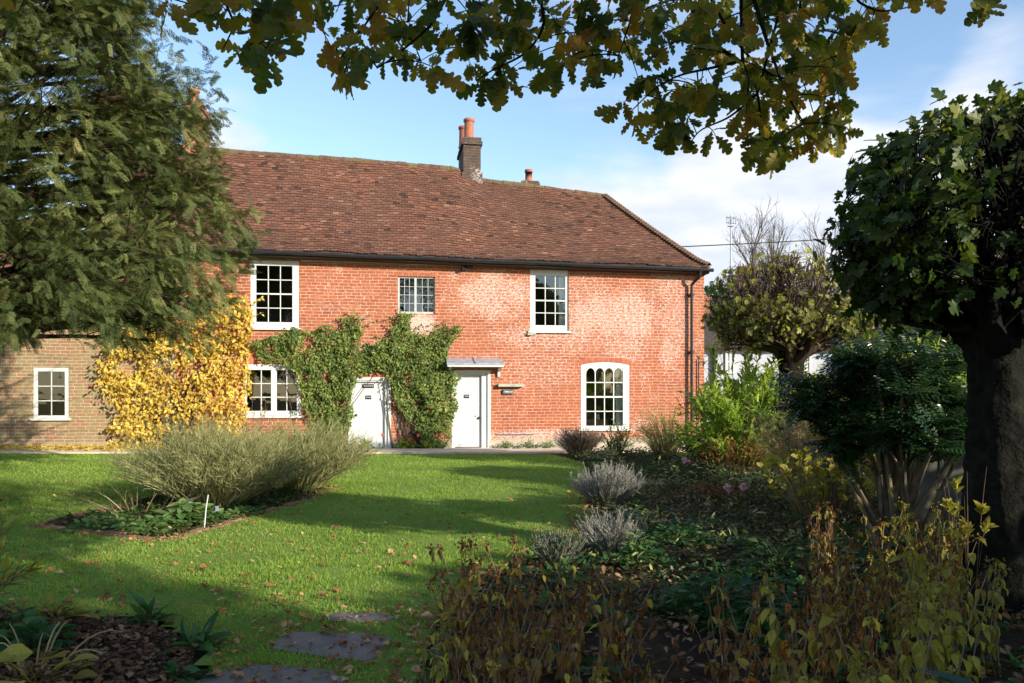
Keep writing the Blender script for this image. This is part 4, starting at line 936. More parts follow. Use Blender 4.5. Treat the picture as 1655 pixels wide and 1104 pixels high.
    T.obj('trunk', MAT['bark'], t, base, smooth=True); B.obj('branches', MAT['bark'], t, base); L.obj('leaves', MAT['oak'], t, base)
oak()

# ------------------------------------------------------------------ climbers on the house wall
def climber(name, label, poly, n, size, mat, tmpl, thick, cat='climber', seed=1, holes=(), droop=.7, core=None, stems=None, gap=.35, ns=11., shoots=0):
    global rng
    rng = np.random.default_rng(seed); poly = np.array(poly, float); lo = poly.min(0)-6; hi = poly.max(0)+6
    bx = (poly[:, 0].min()+poly[:, 0].max())/2; base = world(A(bx), -.15, 0); base[2] = float(gz(base[0], base[1]))
    t = thing(name, base, label, cat)
    x = rng.uniform(lo[0], hi[0], n*5); y = rng.uniform(lo[1], hi[1], n*5)
    jx = x+9*(vnoise(x, y, 9, seed)-.5); jy = y+9*(vnoise(x, y, 9, seed+3)-.5)
    k = inpoly(jx, jy, poly) & (vnoise(x, y, ns, seed+5)*.6+.4*vnoise(x, y, ns*2.4, seed+8) > gap*rng.uniform(.5, 1.25, len(x)))
    for (hx0, hx1, hy0, hy1) in holes: k &= ~((x > hx0) & (x < hx1) & (y > hy0) & (y < hy1))
    x = x[k][:n]; y = y[k][:n]; n = len(x)
    th = thick*(.25+.75*vnoise(x, y, 26, seed+11)**.8)*(.55+.9*(vnoise(x, y, 9, seed+2)))
    b = -th*rng.uniform(.05, 1.0, n)-.02
    a = np.array([A(q, 0) for q in x]); z = EYE-(y-HY)/F*(D0+TH*a/NRM)
    P = HR(np.stack([a, b, z], -1))
    D = unit(.7*rv(n)+np.array([0, -.35, -droop])); N = unit(np.array([.2, -1.0, .5])+.6*rv(n))
    l = M(); l.scatter(*tmpl, P, frames(D, N), size*rng.uniform(.55, 1.25, n), np.clip(.7*rng.random(n)+.35*vnoise(x, y, 16, seed+4), 0, 1)); # woody stems from the foot up through the mass
    s = M(); q = rng.integers(0, n, 60); e = P[q]; e = HR(np.stack([a[q], b[q]*.3-.01, z[q]], -1)); st = np.repeat(base[None], 60, 0)+np.stack([rng.normal(0, .25, 60), np.zeros(60), np.zeros(60)], -1)
    st = HR(np.stack([A(bx)+rng.normal(0, .25, 60), np.full(60, -.06), np.full(60, 0.0)], -1)); md = (st+e)/2+np.stack([rng.normal(0, .2, 60), np.zeros(60), rng.uniform(0, .4, 60)], -1)
    s.tubes(bez(st, md, e, 8), np.linspace(.016, .004, 8)[None].repeat(60, 0), 4)
    if shoots:
        q = rng.integers(0, n, shoots*6); cx_ = a.mean(); q = q[np.argsort(-(z[q]*1.0+np.abs(a[q]-cx_)*.7))][:shoots]
        A0 = np.stack([a[q], b[q]*.6, z[q]], -1); dr = unit(np.stack([rng.normal(0, .7, shoots)+(a[q]-cx_)*.3, -.25*rng.random(shoots), rng.uniform(.1, 1.1, shoots)], -1)); Ls = rng.uniform(.2, .55, (shoots, 1))
        Q = bez(A0, A0+dr*Ls*.6, A0+dr*Ls+np.array([0, -.05, -.12])*Ls*2, 7); Q[:, :, 1] = np.minimum(Q[:, :, 1], -.02); Q = HR(Q); s.tubes(Q, np.full((shoots, 7), .004), 4)
        ii = np.repeat(np.arange(shoots), 14); pp, TT = along(Q, ii, rng.uniform(.1, 1, len(ii))); l.scatter(*tmpl, pp, frames(unit(TT+.9*rv(len(ii))), unit(np.array([.2, -1., .4])+.6*rv(len(ii)))), size*.8*rng.uniform(.5, 1.2, len(ii)), .5+.5*rng.random(len(ii)))
    l.obj('leaves', mat, t, base); s.obj('stems', MAT['twig'], t, base); return t
climber('yellow_creeper', 'bright yellow autumn creeper covering the wall beside the yew', [(160, 590), (175, 560), (230, 520), (340, 490), (395, 480), (409, 500), (408, 560), (411, 610), (406, 660), (400, 700), (330, 712), (260, 722), (190, 722), (178, 690), (200, 665), (172, 640)], 5200, .105, MAT['gold'], OVAL, .55, seed=41, gap=.36, ns=13, shoots=20)
climber('green_climber', 'green climbing rose over the double window, left of the boarded door', [(405, 556), (445, 545), (470, 530), (500, 532), (520, 528), (545, 534), (558, 512), (580, 510), (586, 530), (580, 548), (612, 560), (640, 572), (628, 592), (600, 602), (578, 612), (568, 640), (571, 670), (562, 705), (552, 728), (530, 728), (522, 708), (508, 690), (492, 655), (484, 610), (460, 588), (420, 580)], 7500, .075, MAT['ivy'], OVAL, .42, seed=42, holes=[(407, 480, 598, 664)], gap=.30, shoots=34)
climber('green_climber', 'tall green climber on the pier between the two white doors', [(600, 560), (625, 548), (640, 525), (650, 508), (662, 512), (664, 536), (690, 538), (715, 526), (742, 524), (738, 545), (722, 565), (728, 590), (740, 610), (736, 640), (742, 655), (730, 690), (722, 718), (700, 726), (680, 722), (672, 690), (655, 672), (640, 655), (632, 625), (624, 605), (603, 590)], 7500, .075, MAT['ivy'], OVAL, .45, seed=43, gap=.30, shoots=34)

# ------------------------------------------------------------------ bushes
def bushes(name, label, cat, base, R, H, n, mat, leafmat=None, sub=6, subL=.3, leaf=None, nleaf=0, lsize=.05, group=None, seed=1, r0=.008, spread=.5, flat=1.0, woodmat=None, k1=7, droop=.0, hollow=.3, elong=(1, 1), sub2=0, up=.5, name_leaf='leaves', lean=(0, 0)):
    global rng
    rng = np.random.default_rng(seed); base = np.array([base[0], base[1], float(gz(base[0], base[1]))])
    t = thing(name, base, label, cat, group)
    az = rng.uniform(0, 2*PI, n); rr = np.sqrt(rng.random(n)); el = np.array(elong)
    st = base+np.stack([np.cos(az)*rr*R*.3*el[0], np.sin(az)*rr*R*.3*el[1], np.zeros(n)], -1)
    hh = H*(hollow+(1-hollow)*np.sqrt(np.clip(1-rr**2*.92, 0, 1)))*rng.uniform(.62, 1.12, n)*(.85+.25*vnoise(az*3, rr*3, 1, seed))
    en = base+np.stack([np.cos(az)*rr*R*el[0]+lean[0]*hh, np.sin(az)*rr*R*el[1]+lean[1]*hh, hh], -1)
    mid = st+(en-st)*np.array([.35, .35, .6])
    P = bez(st, mid, en, k1)
    if droop: P[:, :, 2] -= droop*np.linspace(0, 1, k1)[None]**3*rr[:, None]*H
    w = M(); w.tubes(P, np.linspace(r0, r0*.3, k1)[None].repeat(n, 0), 3)
    last = P
    if sub:
        P2 = branch(P, sub, subL, spread, up, 4, .3, 1); w.tubes(P2, np.linspace(r0*.5, r0*.2, 4)[None].repeat(len(P2), 0), 3); last = P2
        if sub2:
            P3 = branch(P2, sub2, subL*.5, spread, up, 3, .2, 1); w.tubes(P3, np.linspace(r0*.35, r0*.18, 3)[None].repeat(len(P3), 0), 3); last = P3
    w.obj('stems', woodmat or mat, t, base)
    if nleaf:
        idx = rng.integers(0, len(last), nleaf); p, T = along(last, idx, rng.uniform(.2, 1, nleaf)); D = unit(T+.8*rv(nleaf)); N = unit(np.array([0, 0, 1])+.7*rv(nleaf))
        l = M(); l.scatter(*(leaf or OVAL), p, frames(D, N), lsize*rng.uniform(.5, 1.25, nleaf), np.clip(.65*rng.random(nleaf)+.35*(p[:, 2]-base[2])/H, 0, 1)); l.obj(name_leaf, leafmat or mat, t, base)
    return t
# wispy shrubs in the lawn bed
bushes('wispy_shrub', 'large feathery olive-green shrub filling the bed in the lawn', 'shrub', (-4.05, 11.3), 1.3, 1.0, 520, MAT['broom'], sub=10, subL=.24, seed=51, r0=.007, spread=.95, elong=(1.0, 1.2), up=.5, sub2=2, hollow=.5, lean=(.08, 0))
bushes('wispy_shrub', 'feathery shrub leaning right, behind the larger one, towards the door', 'shrub', (-3.3, 12.9), 1.1, .95, 420, MAT['broom'], sub=9, subL=.24, seed=52, r0=.0075, spread=.95, elong=(1.0, 1.0), up=.5, sub2=2, hollow=.45, lean=(.2, 0))
bushes('dry_stems', 'sprawling bare straw-coloured stems at the left end of the wispy shrub', 'plant', (-4.75, 10.4), 1.0, .35, 16, MAT['straw'], sub=2, subL=.25, seed=53, r0=.005, hollow=.3, lean=(-.6, 0))
bushes('straw_grass', 'thin upright straw-coloured grass stems left of the wispy shrub', 'grass tuft', (-5.1, 12.6), .6, .95, 34, MAT['straw'], sub=0, seed=54, r0=.004, hollow=.6, lean=(-.35, 0))
bushes('brown_seedhead_plant', 'tall brown dried seedheads in front of the yellow creeper', 'plant', (-5.6, 17.9), .8, 1.25, 60, MAT['twig_pale'], sub=5, subL=.22, seed=55, r0=.007, nleaf=500, lsize=.045, leafmat=MAT['phlox'])
bushes('brown_seedhead_plant', 'dried brown seedheads standing below the double window', 'plant', (-7.0, 18.6), .7, 1.1, 40, MAT['twig_pale'], sub=5, subL=.22, seed=56, r0=.007, nleaf=300, lsize=.045, leafmat=MAT['phlox'])
# lavenders along the lawn edge
bushes('lavender_bush', 'pale grey lavender bush with spiky heads, middle of the lawn edge', 'shrub', (1.27, 11.1), .50, .50, 330, MAT['lavender'], sub=6, subL=.13, seed=61, r0=.006, spread=.35, hollow=.45, up=.7, nleaf=5500, lsize=.032, leaf=LANCE)
bushes('lavender_bush', 'dull grey lavender bush in shade, nearer than the pale one', 'shrub', (.93, 7.75), .33, .36, 240, MAT['lavender'], sub=5, subL=.1, seed=62, r0=.005, spread=.4, hollow=.45, up=.7, nleaf=3200, lsize=.03, leaf=LANCE)
bushes('lavender_bush', 'dark low lavender bush at the tip of the border by the lawn', 'shrub', (.38, 7.15), .25, .28, 160, MAT['lavender'], sub=5, subL=.09, seed=63, r0=.005, spread=.4, hollow=.5, up=.7, leafmat=MAT['cover'], nleaf=2500, lsize=.035, leaf=LANCE)
bushes('round_twiggy_bush', 'rounded brown twiggy bush on the lawn corner by the path', 'shrub', (1.6, 19.9), .62, .62, 420, MAT['twig_pale'], sub=8, subL=.13, seed=64, r0=.005, spread=.5, hollow=.55, up=.4, sub2=2, nleaf=1200, lsize=.022)
# right-hand border, far to near
bushes('plume_grass', 'arching tawny plume grass near the downpipe', 'grass tuft', (3.55, 19.3), .75, 1.35, 260, MAT['straw'], sub=0, seed=65, r0=.006, hollow=.6, droop=.25, lean=(-.15, -.1), nleaf=1800, lsize=.07, leaf=LANCE, leafmat=MAT['lance'])
bushes('white_rose_bush', 'small rose bush with a pale bloom beneath the gothic window', 'shrub', (2.55, 20.2), .42, .75, 40, MAT['twig'], sub=5, subL=.2, seed=66, r0=.007, nleaf=900, lsize=.05, leafmat=MAT['ivy'])
bushes('dark_perennial', 'dark leafy perennial clump between the rose and the plume grass', 'plant', (4.2, 17.6), .9, .8, 120, MAT['twig'], sub=5, subL=.2, seed=67, r0=.006, nleaf=3500, lsize=.06, leafmat=MAT['cover'])
bushes('green_cane_shrub', 'bright green shrub with long drooping pointed leaves beside the downpipe', 'shrub', (4.35, 15.6), 1.15, 2.3, 110, MAT['lance'], sub=5, subL=.5, seed=68, r0=.009, spread=.5, nleaf=5200, lsize=.17, leaf=LANCE, hollow=.35, droop=.25)
bushes('green_cane_shrub', 'lower bright green long-leaved shrub under the brown pollard', 'shrub', (5.7, 16.8), 1.1, 2.1, 90, MAT['lance'], sub=5, subL=.45, seed=69, r0=.009, spread=.5, nleaf=3600, lsize=.16, leaf=LANCE, hollow=.4, droop=.25)
bushes('tangled_bush', 'tangled brown twiggy bush below the brown pollard', 'shrub', (4.15, 10.8), 1.0, 1.55, 190, MAT['twig_pale'], sub=11, subL=.35, seed=70, r0=.006, spread=.9, sub2=3, up=.1, hollow=.5, nleaf=1100, lsize=.06, leafmat=MAT['phlox_y'], woodmat=MAT['straw'])
bushes('sunlit_shrub', 'yellow-green sunlit shrub behind the mahonia', 'shrub', (5.7, 11.5), 1.35, 2.5, 140, MAT['twig'], sub=6, subL=.4, seed=71, r0=.008, nleaf=7500, lsize=.11, leafmat=MAT['sunleaf'], hollow=.5)
bushes('pale_leaf_bush', 'loose bush with rounded pale leaves in front of the tangled bush', 'shrub', (3.35, 8.9), .7, .95, 34, MAT['twig'], sub=4, subL=.28, seed=72, r0=.006, nleaf=420, lsize=.085, leafmat=MAT['phlox_y'], leaf=ROUND, hollow=.5)
bushes('russet_perennial', 'russet-leaved perennial at the foot of the plume grass', 'plant', (4.1, 15.0), .8, .75, 90, MAT['twig'], sub=5, subL=.22, seed=73, r0=.005, nleaf=2200, lsize=.06, leafmat=MAT['phlox'])
bushes('dried_grass_clump', 'upright dead grass clump right of the tangled bush', 'grass tuft', (3.55, 10.0), .5, 1.0, 150, MAT['straw'], sub=0, seed=74, r0=.0035, hollow=.55)

def mahonia():
    global rng
    rng = np.random.default_rng(81); base = np.array([3.5, 7.6, 0.0]); t = thing('mahonia_shrub', base, 'dark spiny mahonia on bare brown stems in front of the thick trunk', 'shrub')
    n = 26; az = rng.uniform(0, 2*PI, n); rr = np.sqrt(rng.random(n)); st = base+np.stack([rng.normal(0, .1, n), rng.normal(0, .1, n), np.full(n, -.03)], -1)
    mid = base+np.stack([np.cos(az)*rr*.28, np.sin(az)*rr*.28, np.full(n, .55)], -1); en = base+np.stack([np.cos(az)*rr*.68-.02, np.sin(az)*rr*.7, 1.03+.74*np.sqrt(1-rr**2*.9)+rng.uniform(-.1, .1, n)], -1)
    P = bez(st, mid, en, 9); s = M(); s.tubes(P, np.linspace(.032, .014, 9)[None].repeat(n, 0)*rng.uniform(.7, 1.2, (n, 1)), 7)
    P2 = branch(P, 3, .4, .6, .25, 5, .55, .95); s.tubes(P2, np.linspace(.014, .008, 5)[None].repeat(len(P2), 0), 5); s.obj('stems', MAT['mah_stem'], t, base, smooth=True)
    V, Fc = [], []       # one pinnate leaf
    for i in range(8):
        y = .12+i*.115; w = .22*(1-.35*abs(i-3)/4)
        for sd_ in (-1, 1):
            b = len(V); V += [(0, y, 0), (sd_*w*.4, y-.045, .02), (sd_*w, y+.05, -.02), (sd_*w*.45, y+.055, .02)]; Fc += [(b, b+1, b+2), (b, b+2, b+3)]
    b = len(V); V += [(-.05, .98, 0), (.05, .98, 0), (0, 1.12, -.02)]; Fc.append((b, b+1, b+2)); V = np.array(V); V[:, 2] -= .35*V[:, 1]**2-.15*V[:, 1]
    Fc = np.array(Fc); tips = np.concatenate([P[:, -1], P2[:, -1], P2[:, 3]]); axs = np.concatenate([P[:, -1]-P[:, -2], P2[:, -1]-P2[:, -2], P2[:, 3]-P2[:, 2]])
    k = 15; n = len(tips); p = np.repeat(tips, k, 0); ax = unit(np.repeat(unit(axs), k, 0)*.4+np.array([0, 0, .5])); D = unit(rv(n*k)*np.array([1, 1, .35])+ax*rng.uniform(.0, 1.1, (n*k, 1))); N = unit(ax+.25*rv(n*k))
    l = M(); l.scatter(V, Fc, p-D*.01, frames(D, N), rng.uniform(.22, .36, n*k)); l.obj('leaves', MAT['mahonia'], t, base)
    f = M(); q = tips[tips[:, 2] > 1.5]; k = 5
    p = np.repeat(q, k, 0); D = unit(rv(len(p))*.5+np.array([0, 0, 1])); L = .16
    pts = np.repeat(p, 14, 0)+np.repeat(D, 14, 0)*(np.tile(np.linspace(.1, 1, 14), len(p))*L)[:, None]; f.scatter(*TINY, pts, frames(rv(len(pts)), rv(len(pts))), np.full(len(pts), .018)); f.obj('flowers', MAT['mahflower'], t, base)
MAT['mah_stem'] = ramp_mat('mahonia_stem', [(.3, (.06, .045, .03)), (.6, (.16, .12, .08)), (.85, (.28, .22, .15))], .85, 14, .5)
mahonia()
# second mahonia behind, in the light, with yellow racemes
bushes('mahonia_shrub', 'sunlit flowering mahonia glimpsed behind the dark mahonia', 'shrub', (4.6, 9.3), .7, 1.95, 40, MAT['twig'], sub=4, subL=.3, seed=82, r0=.01, nleaf=1500, lsize=.14, leaf=LANCE, leafmat=MAT['lance'], hollow=.7)

# garden wall seen between the mahonia and the trunk
m = M(); wb = np.array([3.95, 8.6, 0.0])
m.box(3.95, 9.6, 8.6, 8.95, -.1, 1.25); m.box(3.88, 9.7, 8.54, 9.01, 1.25, 1.33)
o = m.obj('garden_wall', MAT['rough_wall'], None, wb, loc=wb); tag(o, 'old grey plastered garden wall between the mahonia and the thick trunk', 'wall')

# ------------------------------------------------------------------ drying perennials of the near border
def phlox_variant(i, mat, h):
    r = np.random.default_rng(100+i); root = thing('withered_perennial', (0, 0, 0), 'x', 'plant')
    s = M(); l = M(); ns = r.integers(4, 8)
    for q in range(ns):
        az = r.uniform(0, 2*PI); L = h*r.uniform(.7, 1.05); e = np.array([[math.cos(az)*.22*r.random(), math.sin(az)*.22*r.random(), L]])
        P = bez(np.array([[r.normal(0, .03), r.normal(0, .03), -.02]]), e*[.3, .3, .55], e, 8); s.tubes(P, np.linspace(.0045, .002, 8)[None], 4, np.array([.5]))
        k = int(L/.085); tt = np.linspace(.12, 1, k); tt = np.repeat(tt, 2); n = len(tt); idx = np.zeros(n, int); p, T = along(P, idx, tt)
        a = np.arange(n)//2*1.57+np.arange(n) % 2*PI+r.normal(0, .3, n)
        wither = r.random(n) < (.7 if i in (0, 2, 3, 5) else .5)
        D = unit(np.stack([np.cos(a), np.sin(a), np.where(wither, -1.9, -.6)+r.normal(0, .3, n)], -1)); N = unit(np.stack([np.cos(a)*.5, np.sin(a)*.5, np.ones(n)], -1)+r.normal(0, .35, (n, 3)))
        sz = .10*(1-.5*tt)*r.uniform(.6, 1.35, n); rn = np.clip(np.where(wither, r.uniform(0, .55, n), r.uniform(.35, 1, n)), 0, 1)
        for j in range(n):
            T_ = crumple(LANCE if wither[j] else PHX, .05 if wither[j] else .03, int(r.integers(1e6))); l.scatter(T_[0]*np.array([1.25, 1, 1.6]), T_[1], p[j:j+1], frames(D[j:j+1], N[j:j+1]), sz[j:j+1], rn[j:j+1])
        # seed head
        m_ = 14; pp = e+r.normal(0, .018, (m_, 3)); l.scatter(*TINY, pp, frames(unit(r.normal(size=(m_, 3))), unit(r.normal(size=(m_, 3)))), np.full(m_, .02), r.uniform(0, .3, m_))
    s.obj('stems', MAT['twig_pale'], root); l.obj('leaves', mat, root); return root
rng = np.random.default_rng(90)
variants = [phlox_variant(i, [MAT['phlox'], MAT['phlox_y'], MAT['rust'], MAT['phlox'], MAT['phlox_y'], MAT['phlox'], MAT['phlox_y']][i], [.56, .54, .5, .62, .66, .46, .78][i]) for i in range(7)]
vlab = ['withered brown hanging leaves', 'yellow-green drying leaves', 'rust-red shrivelled leaves', 'half-brown hanging leaves', 'tall yellowing leaves', 'short curled brown leaves', 'tallest pale yellow leaves']
spots = []
tries = 0
while len(spots) < 70 and tries < 9000:
    tries += 1
    y = rng.uniform(2.5, 6.6); x = rng.uniform(-.45, 3.4); px = CX+x/y*F
    lo = 690 if y < 4.6 else (700+(y-4.6)*160)
    if px < lo or px > 1600: continue
    if y > 5.0 and px < 1180: continue
    if y > 4.3 and 1000 < px < 1300: continue
    if any((x-a)**2+(y-b)**2 < .15**2 for a, b, _ in spots): continue
    spots.append((x, y, px))
used = [False]*7
for (x, y, px) in spots:
    if px > 1420: v = int(rng.choice([1, 4, 6, 6, 3, 2]))
    elif px > 1150: v = int(rng.choice([0, 1, 4, 5, 2, 3]))
    else: v = int(rng.choice([0, 0, 1, 3, 5, 2]))
    o = variants[v] if not used[v] else copy_tree(variants[v]); used[v] = True
    o.location = (x, y, 0); o.rotation_euler = (0, 0, rng.uniform(0, 2*PI)); q = rng.uniform(.85, 1.12); o.scale = (q, q, q)
    where = 'near the flagstones' if px < 950 else ('mid border' if px < 1280 else 'near the thick trunk')
    dist = 'front row' if y < 3.3 else ('middle rows' if y < 4.6 else 'back rows')
    tag(o, f'dying perennial with {vlab[v]}, {dist}, {where}', 'plant', f'{vlab[v]}, {dist} {where}')
for i in range(7):
    if not used[i]: 
        for ch in list(variants[i].children): bpy.data.objects.remove(ch)
        bpy.data.objects.remove(variants[i])

# ------------------------------------------------------------------ low leafy plants (things) and ground cover (stuff)
def leafy(name, label, cat, x, y, R, H, n, mat, tmpl, size, group=None, seed=1, upr=.6):
    global rng
    rng = np.random.default_rng(seed); base = np.array([x, y, float(gz(x, y))])
    az = rng.uniform(0, 2*PI, n); rr = np.sqrt(rng.random(n)); out = np.stack([np.cos(az), np.sin(az), np.zeros(n)], -1)
    P = base+out*rr[:, None]*R*.8; P[:, 2] += H*(1-rr**2*.7)*rng.uniform(.4, 1, n)
    D = unit(out*(.5+rr[:, None])+np.array([0, 0, upr])*rng.random((n, 1))+.4*rv(n)); N = unit(np.array([0, 0, 1.])+.45*rv(n))
    l = M(); l.scatter(*tmpl, P-D*size*.4, frames(D, N), size*rng.uniform(.6, 1.25, n))
    k = min(n, 60); s = M(); st = np.repeat(base[None], k, 0)+rng.normal(0, R*.12, (k, 3))*[1, 1, 0]; s.tubes(bez(st, (st+P[:k])/2+[0, 0, H*.2], P[:k], 4), np.full((k, 4), .003), 3)
    t = thing(name, base, label, cat, group); l.obj('leaves', mat, t, base); s.obj('stalks', mat, t, base); return t
k = 0
bedpl = [(300, 838, .38, .26, 110, .15, 'tall fresh green rosette by the white stick in the lawn bed'), (262, 850, .3, .16, 110, .09, 'low green rosette in the middle of the lawn bed'), (235, 856, .3, .13, 120, .085, 'low green rosette nearest the front corner of the lawn bed'),
         (200, 850, .34, .13, 130, .08, 'low yellow-green clump left of the bed middle'), (150, 852, .36, .12, 140, .07, 'low pale clump at the left corner of the lawn bed'), (345, 838, .36, .14, 120, .08, 'small-leaved clump right of the white stick'),
         (178, 838, .3, .2, 70, .1, 'spiky tuft behind the left corner of the bed'), (390, 828, .32, .12, 90, .07, 'creeping green clump at the right edge of the bed')]
for i, (px, py, R, H, n, sz, lab) in enumerate(bedpl):
    x, y = G(px, py+6); leafy('leafy_plant', lab, 'plant', x, y, R, H, n, MAT['herb'], OVAL if i != 6 else LANCE, sz*1.25, 'low green plants in the lawn bed', 110+i)
# brick kerb of the lawn bed
m = M(); edge = [(-4.8, 13.9), (-5.34, 9.33), (-3.48, 8.44), (-2.85, 11.6)]
for p, q in zip(edge, edge[1:]):
    p = np.array(p); q = np.array(q); L = np.linalg.norm(q-p); d = (q-p)/L; nrm = np.array([-d[1], d[0]]); k = int(L/.225)
    for i in range(k):
        c = p+d*(i+.5)*L/k+nrm*random.uniform(-.008, .008); h = .026+random.uniform(-.012, .01); a = d*.105; b = nrm*.05
        V = [(*(c+sa*a+sb*b), zz) for sa in (-1, 1) for sb in (-1, 1) for zz in (-.05, h+float(gz(c[0], c[1])))]
        m.add(V, [(0,1,3,2),(4,6,7,5),(0,4,5,1),(2,3,7,6),(0,2,6,4),(1,5,7,3)], random.random())
MAT['kerb'] = ramp_mat('kerb_brick', [(.2, (.12, .07, .05)), (.55, (.25, .13, .09)), (.85, (.34, .22, .16))], .95, 6)
o = m.obj('brick_edging', MAT['kerb']); tag(o, 'low brick edging round the bed in the lawn', 'edging')
# white stick and small plant labels
x, y = G(330, 852); b = np.array([x, y, 0.]); m = M(); m.tubes([[(x, y, -.03), (x+.02, y, .2), (x+.045, y, .36)]], [[.008, .007, .006]], 6); tag(m.obj('white_stick', MAT['white'], None, b, loc=b), 'thin white stick pushed into the lawn bed', 'stick')
for (px, py, lab) in ((308, 815, 'small blue-grey plant label left of the white stick'), (351, 822, 'small blue-grey plant label right of the white stick')):
    x, y = G(px, 845); z = EYE-(py-HY)/F*y; b = np.array([x, y, 0.]); t = thing('plant_label', b, lab, 'label', 'plant labels in the lawn bed')
    m = M(); m.box(x-.02, x+.02, y-.003, y+.0, z-.03, z+.03); m.obj('plate', MAT['tag'], t, b); m = M(); m.tubes([[(x, y+.004, -.03), (x, y+.004, z/2), (x, y+.004, z)]], [[.004]*3], 5); m.obj('stake', MAT['black'], t, b)

# ground cover of the border
rng = np.random.default_rng(120)
border = np.array([(-.4, 2.0), (-.44, 4.3), (-.45, 5.4), (-.25, 6.4), (.2, 7.36), (.72, 8.27), (.9, 9.4), (1.2, 12.3), (1.6, 17.6), (1.3, 19.9), (2, 20.6), (5.5, 21.4), (9, 16), (9, 2)])
def cover(n, y0, y1, size, mat, tmpl, thr, seed, hmax, name, label):
    x = rng.uniform(-.6, 8.5, n*3); y = rng.uniform(y0, y1, n*3); v = vnoise(x, y, .55, seed)*.6+vnoise(x, y, .2, seed+1)*.4
    k = inpoly(x, y, border) & (v > thr) & (x < .7*y+.6); x = x[k][:n]; y = y[k][:n]; v = v[k][:n]; n = len(x)
    z = hmax*(v-thr)/(1-thr)*rng.uniform(.2, 1.3, n)+.01; P = np.stack([x, y, z], -1); D = unit(rv(n)*[1, 1, .5]+[0, 0, .35]); N = unit(np.array([0, 0, 1.])+.6*rv(n))
    l = M(); l.scatter(*tmpl, P, frames(D, N), size*rng.uniform(.5, 1.3, n)*(.8+.02*y)); tag(l.obj(name, mat), label, 'ground cover', None, 'stuff')
cover(26000, 5.0, 21, .055, MAT['cover'], OVAL, .38, 1, .22, 'ground_cover', 'mixed dark green and brown low leaves of the border')
cover(5200, 3.0, 9.0, .07, MAT['hardy'], MAPLE, .50, 4, .28, 'geranium_cover', 'deep green lobed leaves carpeting the middle of the border')
cover(9000, 6.5, 20, .10, MAT['straw_low'] if 'straw_low' in MAT else MAT['broom'], LANCE, .55, 9, .35, 'grassy_cover', 'thin grassy tufts among the border plants')
cover(9000, 2.0, 14, .06, MAT['litter'], OAK, .05, 12, .03, 'leaf_litter', 'fallen brown leaves on the border soil')
bx_ = rng.uniform(-5.3, -2.7, 5200); by_ = rng.uniform(8.4, 14, 5200); kb = inpoly(bx_, by_, np.array(BED)*1.0); bx_ = bx_[kb]; by_ = by_[kb]; n_ = len(bx_)
l = M(); l.scatter(*OVAL, np.stack([bx_, by_, gz(bx_, by_)+.10*rng.random(n_)*vnoise(bx_, by_, .3, 31)], -1), frames(unit(rv(n_)*[1, 1, .4]+[0, 0, .3]), unit(np.array([0, 0, 1.])+.6*rv(n_))), .07*rng.uniform(.5, 1.3, n_)); tag(l.obj('bed_cover', MAT['cover']), 'low leaves and litter covering the soil of the lawn bed', 'ground cover', None, 'stuff')
# several distinct clumps in the border
for i, (px, py, R, H, n, sz, mt, tm, lab) in enumerate([
    (1030, 905, .22, .3, 40, .12, 'herb', 'OVAL', 'bright green leafy plant behind the dull lavender'), (1175, 985, .6, .28, 240, .08, 'hardy', 'MAPLE', 'mound of deep green lobed leaves in the near border'),
    (1100, 870, .5, .22, 200, .07, 'hardy', 'MAPLE', 'green mound right of the lavender row'), (1250, 930, .45, .35, 140, .08, 'cover', 'OVAL', 'brownish low plant left of the mahonia'),
    (1090, 760, .7, .3, 260, .08, 'cover', 'OVAL', 'low dark mound in front of the bright green shrub'), (1160, 800, .6, .35, 200, .07, 'rust', 'LANCE', 'rusty low perennial in the middle of the border'),
    (1280, 800, .5, .5, 180, .09, 'cover', 'LANCE', 'dim spiky clump in front of the tangled bush'), (1010, 830, .35, .18, 150, .06, 'herb', 'LANCE', 'pale green grassy clump beside the pale lavender'),
    (1180, 745, .5, .5, 220, .12, 'hardy', 'LANCE', 'dense green clump at the foot of the bright green shrub')]):
    x, y = G(px, py+8); leafy('border_plant', lab, 'plant', x, y, R, H, n, MAT[mt], {'OVAL': OVAL, 'LANCE': LANCE, 'MAPLE': MAPLE}[tm], sz, None, 130+i)
# plants at the wall foot
for i, (px, n, lab, mt) in enumerate([(815, 90, 'small pale plant at the wall foot right of the canopy door', 'herb'), (850, 90, 'small pale plant at the wall foot below the stone ledge', 'herb'), (880, 90, 'small pale plant left of the round twiggy bush', 'herb'),
                          (590, 60, 'grassy red-flowered clump left of the boarded door', 'lance'), (655, 110, 'grassy clump of red flowers under the tall climber', 'lance'), (690, 80, 'red-flowered grassy clump nearest the canopy door', 'lance'), (1005, 90, 'pale low plant under the gothic window', 'herb'), (965, 80, 'orange-flowered low plant at the end of the path', 'herb')]):
    w = world(A(px), -.35 if i != 7 else -1.5, 0); leafy('wall_foot_plant', lab, 'plant', w[0], w[1], .3, .26, n, MAT[mt], LANCE, .2 if mt == 'lance' else .09, None, 150+i, 1.6)
def flowers(name, labels, pts, mat, size, stemh=True):
    rr = np.random.default_rng(170)
    for (p, lab) in zip(pts, labels):
        p = np.array(p); b = np.array([p[0], p[1], 0.0]); t = thing(name, b, lab, 'flower', name.replace('_', ' ')+' blooms')
        k = 16; f = M(); D = unit(rr.normal(size=(k, 3))+[0, -.2, .6]); f.scatter(*ROUND, np.repeat(p[None], k, 0), frames(D, unit(rr.normal(size=(k, 3)))), np.full(k, size)); f.obj('petals', mat, t, b)
        s = M(); s.tubes([[(p[0], p[1], 0), (p[0]+.01, p[1], p[2]/2), tuple(p)]], [[.004]*3], 4); s.obj('stem', MAT['hardy'], t, b)
